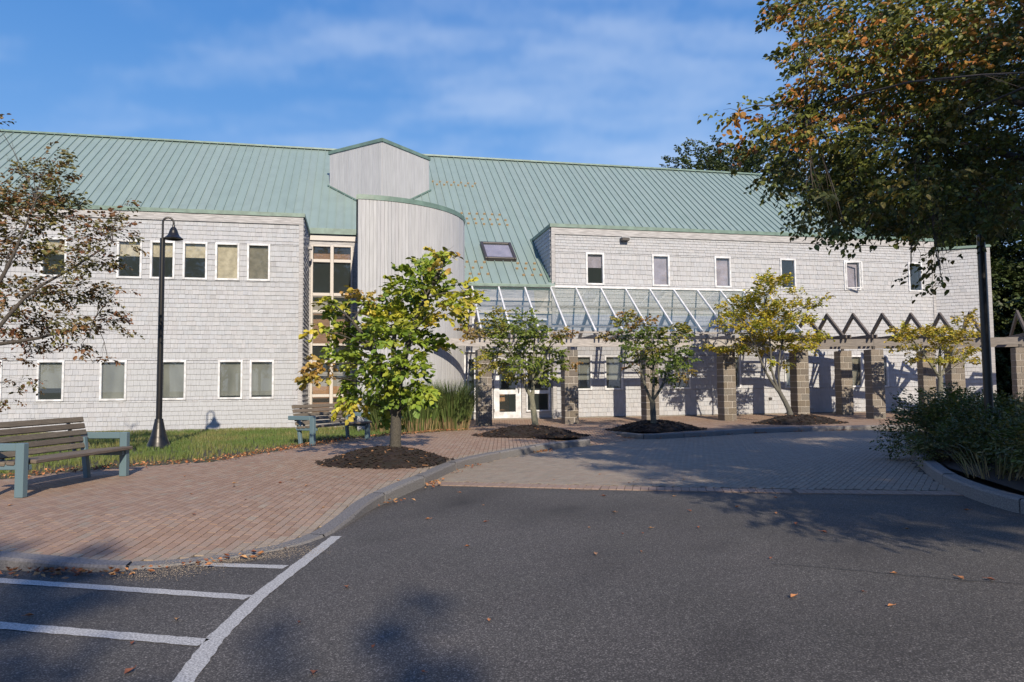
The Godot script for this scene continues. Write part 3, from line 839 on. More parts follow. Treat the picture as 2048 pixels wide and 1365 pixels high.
func boards(parent: Node, pts: Array, bottoms: Callable, top: float, base: Color, out_sign: float) -> void:
	# vertical boards along a plan polyline of Vector2 points about one board apart
	for i in pts.size() - 1:
		var a: Vector2 = pts[i]; var b: Vector2 = pts[i + 1]
		var d := (b - a).normalized()
		var o := Vector2(d.y, -d.x) * out_sign
		var y0: float = minf(bottoms.call(a), bottoms.call(b))
		var w := a.distance_to(b)
		var mb := MB.new()
		var depth := 0.03 + rng.randf_range(-0.003, 0.003)
		var k := rng.randf_range(-0.06, 0.04)
		var col := Color(base.r * (1 + k), base.g * (1 + k), base.b * (1 + k * 0.9))
		var x := Vector3(d.x, 0, d.y); var z := Vector3(o.x, 0, o.y)
		var m := (a + b) * 0.5 + o * (depth * 0.5)
		mb.bevel(Transform3D(Basis(x, Vector3.UP, z), Vector3(m.x, (y0 + top) * 0.5, m.y)), Vector3(w - 0.004, top - y0, depth), 0.004, col)
		part("board", mb.mesh(), M.board, parent)

func build_office() -> void:
	var b := thing("office_building", "two-storey grey shingled building with green standing-seam metal roof", "building")
	shingle_mb = MB.new()
	var um := MB.new()
	um.quad(Vector3(-0.5, 0, 0.022), Vector3(0.5, 0, 0.022), Vector3(0.5, 1, 0.005), Vector3(-0.5, 1, 0.005), Color(0.435, 0.455, 0.49))
	um.quad(Vector3(-0.5, 0, 0), Vector3(0.5, 0, 0), Vector3(0.5, 0, 0.022), Vector3(-0.5, 0, 0.022), Color(0.435, 0.455, 0.49))
	um.tri(Vector3(0.5, 0, 0.022), Vector3(0.5, 0, 0), Vector3(0.5, 1, 0.005), Color(0.435, 0.455, 0.49))
	um.tri(Vector3(-0.5, 0, 0), Vector3(-0.5, 0, 0.022), Vector3(-0.5, 1, 0.005), Color(0.435, 0.455, 0.49))
	shingle_unit = um.mesh()
	M.shingle_single = M.shingle
	var grey := Color(0.435, 0.455, 0.49)
	var front := Transform3D(Basis(), Vector3(0, 0, WALL_Z))
	# --- left wing
	var ya := [4.49, 5.66]; var yl := [0.83, 2.03]
	var hu := [[-13.7, -13.0], [-12.0, -11.3], [-9.05, -8.36], [-7.01, -6.31], [-6.09, -5.39], [-5.17, -4.46], [-4.24, -3.53], [-3.31, -2.62]]
	var hl := [[-12.3, -11.6], [-10.66, -9.96], [-9.07, -8.34], [-7.40, -6.66], [-5.73, -5.01], [-4.11, -3.39], [-3.19, -2.47]]
	var ha: Array = []
	for h in hu: ha.append([h[0], h[1], ya[0], ya[1]])
	for h in hl: ha.append([h[0], h[1], yl[0], yl[1]])
	var wa := part("shingle_wall", wall_mesh(front, -16, -1.63, -0.3, EAVE - 0.1, 0.25, ha), M.interior, b)
	var expo_a := func(y: float) -> float:
		return 0.166 if (y > 0.7 and y < 2.1) or (y > 4.4 and y < 5.6) else 0.137
	shingled(front, -16, -1.76, -0.05, 6.30, ha, expo_a, grey, wa, Rect2(-6.6, 0.1, 4.7, 3.0))
	for i in hu.size():
		var kind := [M.blind_beige, 0.4] if i < 6 else ([M.blind_beige, 1.0] if i == 6 else [M.blind_olive, 1.0])
		window(front, ha[i], b, kind[0], kind[1])
	for i in hl.size():
		window(front, ha[hu.size() + i], b, M.blind_green, [1.0, 1.0, 0.7, 1.0, 0.985, 0.955, 0.95][i])
	# corner board, frieze, coping and foundation
	part("corner_board", bev(Vector3(0.13, 6.45, 0.06), 0.004), M.trim, b, Transform3D(Basis(), Vector3(-1.695, 3.175, WALL_Z + 0.012)))
	part("frieze_board", bev(Vector3(14.37, 0.24, 0.07), 0.006), M.trim, b, Transform3D(Basis(), Vector3(-8.815, 6.42, WALL_Z + 0.018)))
	part("coping", aab(Vector3(-16, 6.541, WALL_Z - 0.3), Vector3(-1.58, EAVE, WALL_Z + 0.085)), M.green, b)
	part("foundation", aab(Vector3(-16, -0.4, WALL_Z - 0.2), Vector3(-1.66, -0.052, WALL_Z + 0.006)), M.granite_plain, b)
	# the return of the left wing
	var side := Transform3D(Basis(Vector3(0, 0, -1), Vector3.UP, Vector3(1, 0, 0)), Vector3(-1.63, 0, WALL_Z))
	part("shingle_wall", wall_mesh(side, 0.0, 2.79, -0.3, EAVE - 0.1, 0.2, []), M.interior, b)
	shingled(side, 0.05, 2.78, -0.05, 6.54, [], expo_a, grey)
	part("coping", aab(Vector3(-1.80, 6.545, WALL_Z - 2.9), Vector3(-1.582, EAVE - 0.002, WALL_Z - 0.301)), M.green, b)
	# --- stair window in the recess
	var rz := -26.35
	var wn := node("stair_window", b)
	var mb := MB.new()
	var rows := [[5.70, 6.15], [4.50, 5.59], [3.885, 4.39], [2.705, 3.79], [2.11, 2.625], [0.925, 2.005], [0.22, 0.825]]
	var cols := [[-1.485, -0.895], [-0.775, -0.18]]
	for x in [-1.52, -0.835, -0.15]: mb.bevel(Transform3D(Basis(), Vector3(x, 3.15, rz + 0.03)), Vector3(0.07 if x != -0.835 else 0.115, 6.12, 0.12), 0.008, Color.WHITE)
	var prev := 6.215
	for r in rows:
		for cx in cols: mb.bevel(Transform3D(Basis(), Vector3((cx[0] + cx[1]) * 0.5, (prev + r[1]) * 0.5, rz + 0.028)), Vector3(cx[1] - cx[0] - 0.004, maxf(prev - r[1], 0.05), 0.11), 0.008, Color.WHITE)
		prev = r[0]
	part("frame", mb.mesh(), M.frame, wn)
	for j in rows.size():
		for cx in cols:
			part("pane", aab(Vector3(cx[0], rows[j][0], rz - 0.006), Vector3(cx[1], rows[j][1], rz)), M.glass, wn)
			if j == 0 or j == 3 or j == 6:
				part("wood_panel", aab(Vector3(cx[0], rows[j][0], rz - 0.3), Vector3(cx[1], rows[j][1], rz - 0.28)), M.stair_wood, wn)
	part("stair_tread", aab(Vector3(-1.5, 0.93, rz - 0.9), Vector3(-0.2, 1.2, rz - 0.5)), M.interior_wood, wn)
	part("recess_wall", wall_mesh(Transform3D(Basis(), Vector3(0, 0, rz)), -1.63, 0.05, -0.3, 6.55, 0.2, [[-1.555, -0.115, 0.18, 6.2]]), M.trim, b)
	part("header_board", bev(Vector3(1.62, 0.2, 0.06), 0.005), M.frame, b, Transform3D(Basis(), Vector3(-0.79, 6.47, rz + 0.04)))
	part("eave_fascia", aab(Vector3(-1.60, 6.59, rz - 0.1), Vector3(0.03, 6.795, rz + 0.16)), M.green, b)
	part("wall_sconce", bev(Vector3(0.12, 0.1, 0.22), 0.01), M.trim, b, Transform3D(Basis(), Vector3(-1.54, 5.95, -25.6)))
	# --- curved stair tower
	var cw := node("curved_wall", b)
	var cp := func(k: float) -> Vector2: return Vector2(0.05 + 3.47 * sin(k), -24.0 + 3.05 * cos(k))
	var pts: Array = []
	var fine: Array = []
	for i in 52: pts.append(cp.call(PI * 0.5 * i / 51.0))
	for i in 26: fine.append(cp.call(PI * 0.5 * i / 25.0))
	boards(cw, pts, func(_p: Vector2) -> float: return -0.05, 6.57, Color(0.445, 0.46, 0.485), -1.0)
	mb = MB.new()
	for i in 25:
		var p: Vector2 = fine[i]; var q: Vector2 = fine[i + 1]
		var o0 := Vector2(sin(PI * 0.5 * i / 25.0), cos(PI * 0.5 * i / 25.0)); var o1 := Vector2(sin(PI * 0.5 * (i + 1) / 25.0), cos(PI * 0.5 * (i + 1) / 25.0))
		var c0 := p + o0 * 0.05; var c1 := q + o1 * 0.05
		mb.quad(Vector3(c0.x, 6.55, c0.y), Vector3(c1.x, 6.55, c1.y), Vector3(c1.x, 6.69, c1.y), Vector3(c0.x, 6.69, c0.y), Color.WHITE)
		var g0 := p - o0 * 0.12; var g1 := q - o1 * 0.12
		mb.quad(Vector3(c0.x, 6.69, c0.y), Vector3(c1.x, 6.69, c1.y), Vector3(g1.x, 6.69, g1.y), Vector3(g0.x, 6.69, g0.y), Color.WHITE)
		mb.quad(Vector3(p.x, 6.55, p.y), Vector3(q.x, 6.55, q.y), Vector3(c1.x, 6.55, c1.y), Vector3(c0.x, 6.55, c0.y), Color.WHITE)
	mb.aabb(Vector3(0.0, 6.55, -26.2), Vector3(0.12, 6.688, -20.96), Color.WHITE)
	mb.aabb(Vector3(3.45, 6.55, -26.2), Vector3(3.568, 6.688, -24.0), Color.WHITE)
	part("coping", mb.mesh(), M.green, cw)
	mb = MB.new()
	for i in 25:
		var p: Vector2 = fine[i]; var q: Vector2 = fine[i + 1]
		mb.quad(Vector3(p.x, -0.3, p.y), Vector3(q.x, -0.3, q.y), Vector3(q.x, 6.56, q.y), Vector3(p.x, 6.56, p.y), Color(0.3, 0.3, 0.3))
		mb.quad(Vector3(p.x, 6.54, p.y), Vector3(q.x, 6.54, q.y), Vector3(q.x, 6.54, -26.3), Vector3(p.x, 6.54, -26.3), Color(0.3, 0.3, 0.3))
	mb.aabb(Vector3(0.05, -0.3, -26.55), Vector3(0.2, 6.55, -21.06), Color.WHITE)
	mb.aabb(Vector3(3.36, -0.3, -26.4), Vector3(3.52, 6.55, -24.0), Color.WHITE)
	part("core", mb.mesh(), M.trim, cw)
	# --- tower that rises through the roof
	var tw := node("roof_tower", b)
	var tp := [Vector2(-1.04, -29.77), Vector2(0.965, -27.8), Vector2(2.95, -29.8), Vector2(0.965, -31.8)]
	for f in 2:
		pts = []
		for i in 29: pts.append(tp[f].lerp(tp[f + 1], i / 28.0))
		boards(tw, pts, func(p: Vector2) -> float: return roof_y(p.y) - 0.12, 10.6, [Color(0.445, 0.46, 0.485), Color(0.445, 0.46, 0.485)][f], -1.0)
		var d: Vector2 = (tp[f + 1] - tp[f]).normalized()
		var o := Vector2(-d.y, d.x) * 0.07
		var fl := MB.new()
		var p0: Vector2 = tp[f] + o; var p1: Vector2 = tp[f + 1] + o
		fl.bar(Vector3(p0.x, roof_y(p0.y) + 0.03, p0.y), Vector3(p1.x, roof_y(p1.y) + 0.03, p1.y), 0.14, 0.05, Color.WHITE)
		part("flashing", fl.mesh(), M.green, tw)
	mb = MB.new()
	for f in 4:
		var p: Vector2 = tp[f]; var q: Vector2 = tp[(f + 1) % 4]
		mb.quad(Vector3(p.x, 6.0, p.y), Vector3(q.x, 6.0, q.y), Vector3(q.x, 10.6, q.y), Vector3(p.x, 10.6, p.y), Color.WHITE)
	mb.quad(Vector3(tp[0].x, 10.6, tp[0].y), Vector3(tp[1].x, 10.6, tp[1].y), Vector3(tp[2].x, 10.6, tp[2].y), Vector3(tp[3].x, 10.6, tp[3].y), Color.WHITE)
	part("core", mb.mesh(), M.trim, tw)
	mb = MB.new()
	var mid := Vector2(0.965, -29.8)
	for f in 4:
		var p: Vector2 = mid + (tp[f] - mid) * 1.03; var q: Vector2 = mid + (tp[(f + 1) % 4] - mid) * 1.03
		mb.bar(Vector3(p.x, 10.645, p.y), Vector3(q.x, 10.645, q.y), 0.06, 0.13, Color.WHITE)
	part("coping", mb.mesh(), M.green, tw)
	# --- right wing
	var hr: Array = []
	for h in [[7.70, 8.36], [10.12, 10.78], [12.50, 13.14], [15.10, 15.74], [17.74, 18.44], [20.52, 21.13]]: hr.append([h[0], h[1], 4.59, 5.71])
	for h in [[7.20, 7.86], [8.31, 8.97], [10.80, 11.48], [12.75, 13.42], [15.15, 15.85], [17.68, 18.38], [18.8, 19.47]]: hr.append([h[0], h[1], 0.99, 2.17])
	var expo_r := func(y: float) -> float:
		if y > 5.75: return 0.1
		return 0.167 if y > 4.55 else (0.128 if y > 2.2 else 0.15)
	part("shingle_wall", wall_mesh(front, 6.48, 21.7, -0.3, EAVE - 0.1, 0.25, hr), M.interior, b)
	shingled(front, 6.62, 21.58, 0.1, 6.32, hr, expo_r, Color(0.435, 0.45, 0.48))
	var kinds := [[M.blind_lilac, 0.45], [M.blind_lilac, 1.0], [M.blind_lilac, 1.0], [null, 0], [M.blind_lilac, 1.0], [null, 0], [M.blind_green, 0.95], [M.blind_green, 1.0], [M.blind_olive, 1.0], [M.blind_green, 1.0], [M.blind_green, 1.0], [M.blind_olive, 1.0], [null, 0]]
	for i in hr.size(): window(front, hr[i], b, kinds[i][0], kinds[i][1], 0.42 if i == 4 else 0.0)
	part("corner_board", bev(Vector3(0.13, 6.28, 0.06), 0.004), M.trim, b, Transform3D(Basis(), Vector3(6.545, 3.16, WALL_Z + 0.012)))
	part("corner_board", bev(Vector3(0.12, 6.28, 0.06), 0.004), M.trim, b, Transform3D(Basis(), Vector3(21.64, 3.16, WALL_Z + 0.012)))
	part("frieze_board", bev(Vector3(15.22, 0.24, 0.07), 0.006), M.trim, b, Transform3D(Basis(), Vector3(14.09, 6.42, WALL_Z + 0.018)))
	part("coping", aab(Vector3(6.43, 6.541, WALL_Z - 0.3), Vector3(21.76, EAVE, WALL_Z + 0.085)), M.green, b)
	part("foundation", aab(Vector3(3.5, -0.3, WALL_Z - 0.2), Vector3(21.7, 0.098, WALL_Z + 0.006)), M.granite_plain, b)
	part("flat_roof", aab(Vector3(6.5, 6.3, -26.6), Vector3(21.7, 6.5, WALL_Z - 0.26)), M.interior, b)
	part("flat_roof", aab(Vector3(-16, 6.3, -26.6), Vector3(-1.84, 6.5, WALL_Z - 0.26)), M.interior, b)
	part("flood_light", bev(Vector3(0.28, 0.1, 0.22), 0.015), M.darkmetal, b, Transform3D(Basis(), Vector3(9.1, 6.18, WALL_Z + 0.12)))
	part("flood_light_hood", bev(Vector3(0.3, 0.02, 0.24), 0.005), M.white, b, Transform3D(Basis(), Vector3(9.1, 6.242, WALL_Z + 0.125)))
	part("wall_outlet", bev(Vector3(0.12, 0.09, 0.06), 0.01), M.darkmetal, b, Transform3D(Basis(), Vector3(14.55, 0.62, WALL_Z + 0.04)))
	# cheek wall of the right wing above the roof
	var cheek := Transform3D(Basis(Vector3(0, 0, 1), Vector3.UP, Vector3(-1, 0, 0)), Vector3(6.48, 0, -26.25))
	var y := 4.62
	while y < 6.5:
		var zb := maxf(WALL_Z - (y - ROOF_Y) / SLOPE, -26.25)
		shingled(cheek, maxf(zb + 26.25, 0.0), 2.64, y, minf(y + 0.15, 6.54), [], func(_y: float) -> float: return 0.15, grey)
		y += 0.15
	mb = MB.new()
	mb.tri(Vector3(6.48, 4.5, WALL_Z), Vector3(6.48, 6.55, WALL_Z), Vector3(6.48, 6.55, -26.3), Color(0.3, 0.3, 0.3))
	part("cheek_wall", mb.mesh(), M.trim, b)
	part("coping", aab(Vector3(6.428, 6.545, -26.5), Vector3(6.65, EAVE - 0.002, WALL_Z - 0.301)), M.green, b)
	mb = MB.new()
	mb.bar(Vector3(6.44, ROOF_Y + 0.03, WALL_Z), Vector3(6.44, roof_y(-26.2) + 0.03, -26.2), 0.1, 0.06, Color.WHITE)
	part("flashing", mb.mesh(), M.green, b)
	# angled wall at the far right end
	var ang := Vector3(23.3 - 21.7, 0, -22.6 - WALL_Z)
	var sl := ang.length()
	var sx := ang / sl
	var st := Transform3D(Basis(sx, Vector3.UP, sx.cross(Vector3.UP)), Vector3(21.7, 0, WALL_Z))
	part("shingle_wall", wall_mesh(st, 0, sl, -0.3, 6.2, 0.2, []), M.interior, b)
	shingled(st, 0.02, sl - 0.12, 0.05, 6.2, [], func(yy: float) -> float: return 0.125 if yy > 2.2 else 0.15, Color(0.435, 0.45, 0.48))
	part("corner_board", bev(Vector3(0.12, 6.3, 0.06), 0.004), M.trim, b, st * Transform3D(Basis(), Vector3(sl - 0.06, 3.05, 0.014)))
	part("coping", bev(Vector3(sl + 0.08, 0.1, 0.36), 0.01), M.green, b, st * Transform3D(Basis(), Vector3(sl * 0.5, 6.25, -0.1)))
	# --- entrance wall under the canopy
	var ez := Transform3D(Basis(), Vector3(0, 0, WALL_Z - 0.04))
	var he := [[3.58, 3.86, 0.3, 2.1], [4.45, 5.42, 0.06, 2.14], [5.56, 6.38, 0.3, 2.1], [3.75, 4.55, 2.75, 3.42], [4.7, 5.5, 2.75, 3.42], [5.62, 6.36, 2.75, 3.42]]
	part("entrance_wall", wall_mesh(ez, 3.5, 6.5, -0.3, 4.5, 0.2, he), M.trim, b)
	for i in [0, 2]:
		var w := node("sidelight", b)
		mb = MB.new()
		var h: Array = he[i]
		for x in [h[0] + 0.025, h[1] - 0.025]: mb.aabb(Vector3(x - 0.025, h[2], WALL_Z - 0.1), Vector3(x + 0.025, h[3], WALL_Z + 0.02), Color.WHITE)
		for yy in [h[2] + 0.025, 0.95, h[3] - 0.025]: mb.aabb(Vector3(h[0] + 0.05, yy - (0.06 if yy == 0.95 else 0.025), WALL_Z - 0.098), Vector3(h[1] - 0.05, yy + (0.06 if yy == 0.95 else 0.025), WALL_Z + 0.016), Color.WHITE)
		part("frame", mb.mesh(), M.white, w)
		part("pane", aab(Vector3(h[0] + 0.05, h[2] + 0.05, WALL_Z - 0.05), Vector3(h[1] - 0.05, 0.889, WALL_Z - 0.044)), M.glass, w)
		part("pane", aab(Vector3(h[0] + 0.05, 1.011, WALL_Z - 0.05), Vector3(h[1] - 0.05, h[3] - 0.05, WALL_Z - 0.044)), M.glass, w)
	for i in [3, 4, 5]: window(ez, he[i], b, M.blind_beige, 0.5)
	part("header_board", bev(Vector3(2.95, 0.05, 0.1), 0.005), M.white, b, Transform3D(Basis(), Vector3(5.0, 2.3, WALL_Z + 0.01)))
	for yy in [2.62, 3.62, 4.05]: part("trim_board", bev(Vector3(2.95, 0.09, 0.06), 0.005), M.frame, b, Transform3D(Basis(), Vector3(5.0, yy, WALL_Z + 0.0)))
	# notice board on the wall end
	part("corner_board", bev(Vector3(0.12, 1.35, 0.05), 0.005), M.white, b, Transform3D(Basis(), Vector3(3.42, 1.5, WALL_Z + 0.35)))
	var dr := node("door", b)
	mb = MB.new()
	for q in [[4.47, 4.66, 0.07, 2.12], [5.215, 5.40, 0.07, 2.12]]: mb.aabb(Vector3(q[0], q[2], WALL_Z - 0.09), Vector3(q[1], q[3], WALL_Z - 0.045), Color.WHITE)
	for q in [[0.07, 0.30], [0.885, 1.03], [1.95, 2.12]]: mb.aabb(Vector3(4.66, q[0], WALL_Z - 0.09), Vector3(5.215, q[1], WALL_Z - 0.046), Color.WHITE)
	part("leaf", mb.mesh(), M.white, dr)
	part("pane", aab(Vector3(4.66, 0.30, WALL_Z - 0.07), Vector3(5.215, 0.885, WALL_Z - 0.064)), M.glass, dr)
	part("pane", aab(Vector3(4.66, 1.03, WALL_Z - 0.07), Vector3(5.215, 1.95, WALL_Z - 0.064)), M.glass, dr)
	mb = MB.new()
	mb.tube([Vector3(5.31, 0.93, WALL_Z - 0.04), Vector3(5.31, 0.94, WALL_Z + 0.02), Vector3(5.31, 1.1, WALL_Z + 0.025), Vector3(5.31, 1.12, WALL_Z - 0.04)], [0.012, 0.012, 0.012, 0.012], Color.WHITE, 8)
	mb.aabb(Vector3(5.27, 1.05, WALL_Z - 0.046), Vector3(5.35, 1.2, WALL_Z - 0.03), Color.WHITE)
	part("handle", mb.mesh(), M.steel, dr)
	for yy in [0.35, 1.1, 1.85]: part("hinge", bev(Vector3(0.03, 0.1, 0.03), 0.004), M.darkmetal, dr, Transform3D(Basis(), Vector3(4.475, yy, WALL_Z - 0.04)))
	# round yellow sticker with blue bands on the upper pane
	mb = MB.new()
	for k in 28: mb.tri(Vector3(4.935, 1.385, WALL_Z - 0.0628), Vector3(4.935 + 0.075 * cos(TAU * k / 28), 1.385 + 0.075 * sin(TAU * k / 28), WALL_Z - 0.0628), Vector3(4.935 + 0.075 * cos(TAU * (k + 1) / 28), 1.385 + 0.075 * sin(TAU * (k + 1) / 28), WALL_Z - 0.0628), Color.WHITE)
	var so := part("sticker", mb.mesh(), M.yellow, dr)
	so.set_meta("label", "round yellow sticker with blue bands on the glass door")
	part("sticker_band", aab(Vector3(4.855, 1.27, WALL_Z - 0.0635), Vector3(5.015, 1.325, WALL_Z - 0.0622)), M.blue, so)
	part("sticker_band", aab(Vector3(4.89, 1.395, WALL_Z - 0.0635), Vector3(4.985, 1.41, WALL_Z - 0.0620)), M.blue, so)
	# --- closed rooms behind the glass
	mb = MB.new()
	mb.aabb(Vector3(-16, -0.3, -42), Vector3(21.7, 0.02, WALL_Z - 0.3), Color.WHITE)
	part("floor_slab", mb.mesh(), M.interior, b)
	mb = MB.new()
	for q in [[-16, -1.85], [3.55, 21.6]]: mb.aabb(Vector3(q[0], 3.2, -28.4), Vector3(q[1], 3.45, WALL_Z - 0.26), Color.WHITE)
	part("floor_slab", mb.mesh(), M.interior, b)
	part("partition", aab(Vector3(-16, 0.02, -28.6), Vector3(21.7, 8.0, -28.4)), M.interior, b)
	part("end_wall", aab(Vector3(-16.2, -0.3, -42), Vector3(-16.002, 6.5, WALL_Z)), M.trim, b)
	part("end_wall", aab(Vector3(21.702, -0.3, -42), Vector3(21.9, 6.2, WALL_Z - 0.3)), M.trim, b)
	part("back_wall", aab(Vector3(-16, -0.3, -42.3), Vector3(21.7, 6.0, -42.002)), M.trim, b)
	# --- shingles too many to count
	var sh := part("shingles", shingle_mb.mesh(), M.shingle, b)
	sh.set_meta("kind", "stuff")
	build_roof(b)

func build_roof(b: Node3D) -> void:
	var rf := node("roof", b)
	var pw := 0.305
	var x := -16.0
	while x < 22.6:
		var x1 := x + pw
		var mx := x + pw * 0.5
		var zb := -26.2
		if mx > -1.62 and mx < 0.05: zb = -26.46
		elif mx > 3.4 and mx < 6.5: zb = WALL_Z + 0.1
		var za0 := RIDGE_Z; var za1 := RIDGE_Z
		if x > 20.2: za0 = RIDGE_Z + (x - 20.2) * 2.868
		if x1 > 20.2: za1 = RIDGE_Z + (x1 - 20.2) * 2.868
		if za1 < zb - 0.05:
			var mb := MB.new()
			var k := rng.randf_range(-0.008, 0.008)
			var col := Color(0.228 + k, 0.305 + k, 0.293 + k)
			var a := Vector3(x, roof_y(zb), zb); var d := Vector3(x1, roof_y(zb), zb)
			var e := Vector3(x1, roof_y(za1), za1); var f := Vector3(x, roof_y(za0), za0)
			mb.quad(a, d, e, f, col)
			var dn := Vector3(0, -0.06, 0)
			mb.quad(a + dn, d + dn, d, a, col)
			mb.quad(d + dn, a + dn, f + dn, e + dn, col)
			# folded seam along the right edge
			var up := Vector3(0, 0.8, 0.6) * 0.045
			var wx := Vector3(0.009, 0, 0)
			mb.quad(d - wx, d + wx, d + wx + up, d - wx + up, col)
			mb.quad(d - wx + up, d + wx + up, e + wx + up, e - wx + up, col)
			mb.quad(d + wx, e + wx, e + wx + up, d + wx + up, col)
			mb.quad(e - wx, d - wx, d - wx + up, e - wx + up, col)
			part("roof_panel", mb.mesh(), M.roof, rf)
		x = x1
	# ridge and hip caps, back slope, hipped end
	var ry := roof_y(RIDGE_Z)
	var mb2 := MB.new()
	mb2.bar(Vector3(-16, ry + 0.035, RIDGE_Z), Vector3(20.25, ry + 0.035, RIDGE_Z), 0.22, 0.07, Color.WHITE)
	part("ridge_cap", mb2.mesh(), M.green, rf)
	mb2 = MB.new()
	var hz := WALL_Z
	var hx := 20.2 + (hz - RIDGE_Z) / 2.868
	mb2.bar(Vector3(20.2, ry + 0.03, RIDGE_Z), Vector3(22.75, roof_y(-25.8) + 0.03, -25.8), 0.2, 0.07, Color.WHITE)
	part("hip_cap", mb2.mesh(), M.green, rf)
	mb2 = MB.new()
	mb2.quad(Vector3(20.2, ry, RIDGE_Z), Vector3(-16, ry, RIDGE_Z), Vector3(-16, 5.2, -42.2), Vector3(23.5, 5.2, -42.2), Color(0.218, 0.307, 0.29))
	mb2.tri(Vector3(20.2, ry, RIDGE_Z), Vector3(23.5, 5.2, -42.2), Vector3(22.65, roof_y(-26.1), -26.1), Color(0.218, 0.307, 0.29))
	mb2.tri(Vector3(-16, ry, RIDGE_Z), Vector3(-16, 6.3, -26.2), Vector3(-16, 5.2, -42.2), Color(0.218, 0.307, 0.29))
	part("back_slope", mb2.mesh(), M.roof, rf)
	part("eave_fascia", aab(Vector3(3.48, 4.47, WALL_Z - 0.06), Vector3(6.42, 4.55, WALL_Z + 0.13)), M.green, rf)
	# snow guards with rust stains, in staggered rows
	var guard := MB.new()
	guard.bevel(Transform3D(Basis(), Vector3(0, 0.035, 0)), Vector3(0.09, 0.07, 0.03), 0.006, Color.WHITE)
	guard.bevel(Transform3D(Basis(), Vector3(0, 0.006, -0.04)), Vector3(0.07, 0.012, 0.12), 0.003, Color.WHITE)
	var gm := guard.mesh()
	var tilt := Basis(Vector3.RIGHT, atan(SLOPE))
	for row in [[-30.55, 3.2, 7, 0.0], [-30.3, 3.35, 6, 0.0], [-27.95, 3.75, 7, 0.0], [-27.55, 3.9, 7, 0.15], [-27.2, 3.9, 7, 0.0], [-24.62, 3.75, 3, 0.0], [-24.28, 3.6, 3, 0.0], [-23.92, 3.75, 3, 0.0], [-24.62, 5.55, 3, 0.0], [-24.28, 5.45, 3, 0.0], [-23.92, 5.6, 3, 0.0]]:
		for i in row[2]:
			var z: float = row[0] + rng.randf_range(-0.02, 0.02)
			part("snow_guard", gm, M.rust, rf, Transform3D(tilt, Vector3(row[1] + i * 0.305, roof_y(z) + 0.004, z)))
	# skylight
	var sk := node("skylight", b)
	var zc := -25.25
	sk.transform = Transform3D(tilt, Vector3(4.97, roof_y(zc), zc))
	mb2 = MB.new()
	for s in [-1.0, 1.0]:
		mb2.bevel(Transform3D(Basis(), Vector3(s * 0.52, 0.07, 0)), Vector3(0.09, 0.16, 1.28), 0.012, Color.WHITE)
		mb2.bevel(Transform3D(Basis(), Vector3(0, 0.07, s * 0.595)), Vector3(0.95, 0.155, 0.09), 0.012, Color.WHITE)
	part("frame", mb2.mesh(), M.darkmetal, sk)
	part("pane", aab(Vector3(-0.475, 0.1, -0.55), Vector3(0.475, 0.106, 0.55)), M.glass, sk)
	part("shade", aab(Vector3(-0.475, 0.05, -0.55), Vector3(0.475, 0.056, 0.55)), M.blind_lilac, sk)

# ---------------------------------------------------------------- canopy and pergola
func build_canopy() -> void:
	var c := thing("glass_canopy", "sloping glass canopy with white rafters over the entrance walk", "canopy", Vector3(9.1, 0, WALL_Z))
	var o := Vector3(9.1, 0, WALL_Z)
	var top := func(i: float) -> Vector3: return Vector3(3.74 + 0.895 * i, 4.46, WALL_Z + 0.06) - o
	var bot := func(i: float) -> Vector3: return Vector3(3.66 + 0.895 * i, 2.84, -21.28) - o
	for i in 13:
		var mb := MB.new()
		mb.bar(top.call(i), bot.call(i), 0.05, 0.075, Color.WHITE)
		part("rafter", mb.mesh(), M.white, c)
	for i in 12:
		var mb := MB.new()
		var a: Vector3 = top.call(i) ; var b: Vector3 = top.call(i + 1)
		var d: Vector3 = bot.call(i + 1); var e: Vector3 = bot.call(i)
		var w := Vector3(0.028, 0, 0); var up := Vector3(0, 0.01, 0)
		mb.quad(e + w + up, d - w + up, b - w + up, a + w + up, Color.WHITE)
		mb.quad(a + w, b - w, d - w, e + w, Color.WHITE)
		part("pane", mb.mesh(), M.canopy_glass, c)
	part("top_rail", bev(Vector3(10.85, 0.07, 0.07), 0.008), M.white, c, Transform3D(Basis(), Vector3(9.11, 4.5, WALL_Z + 0.06) - o))
	part("bottom_rail", bev(Vector3(10.85, 0.05, 0.05), 0.006), M.pergola_grey, c, Transform3D(Basis(), Vector3(9.03, 2.79, -21.3) - o))
	for k in [0.42, 0.86]:
		var p: Vector3 = top.call(0.0).lerp(bot.call(0.0), k); var q: Vector3 = top.call(12.0).lerp(bot.call(12.0), k)
		var mb := MB.new()
		mb.bar(p + Vector3(0, -0.07, 0), q + Vector3(0, -0.07, 0), 0.05, 0.06, Color(0.3, 0.28, 0.27))
		part("purlin", mb.mesh(), M.pergola, c)

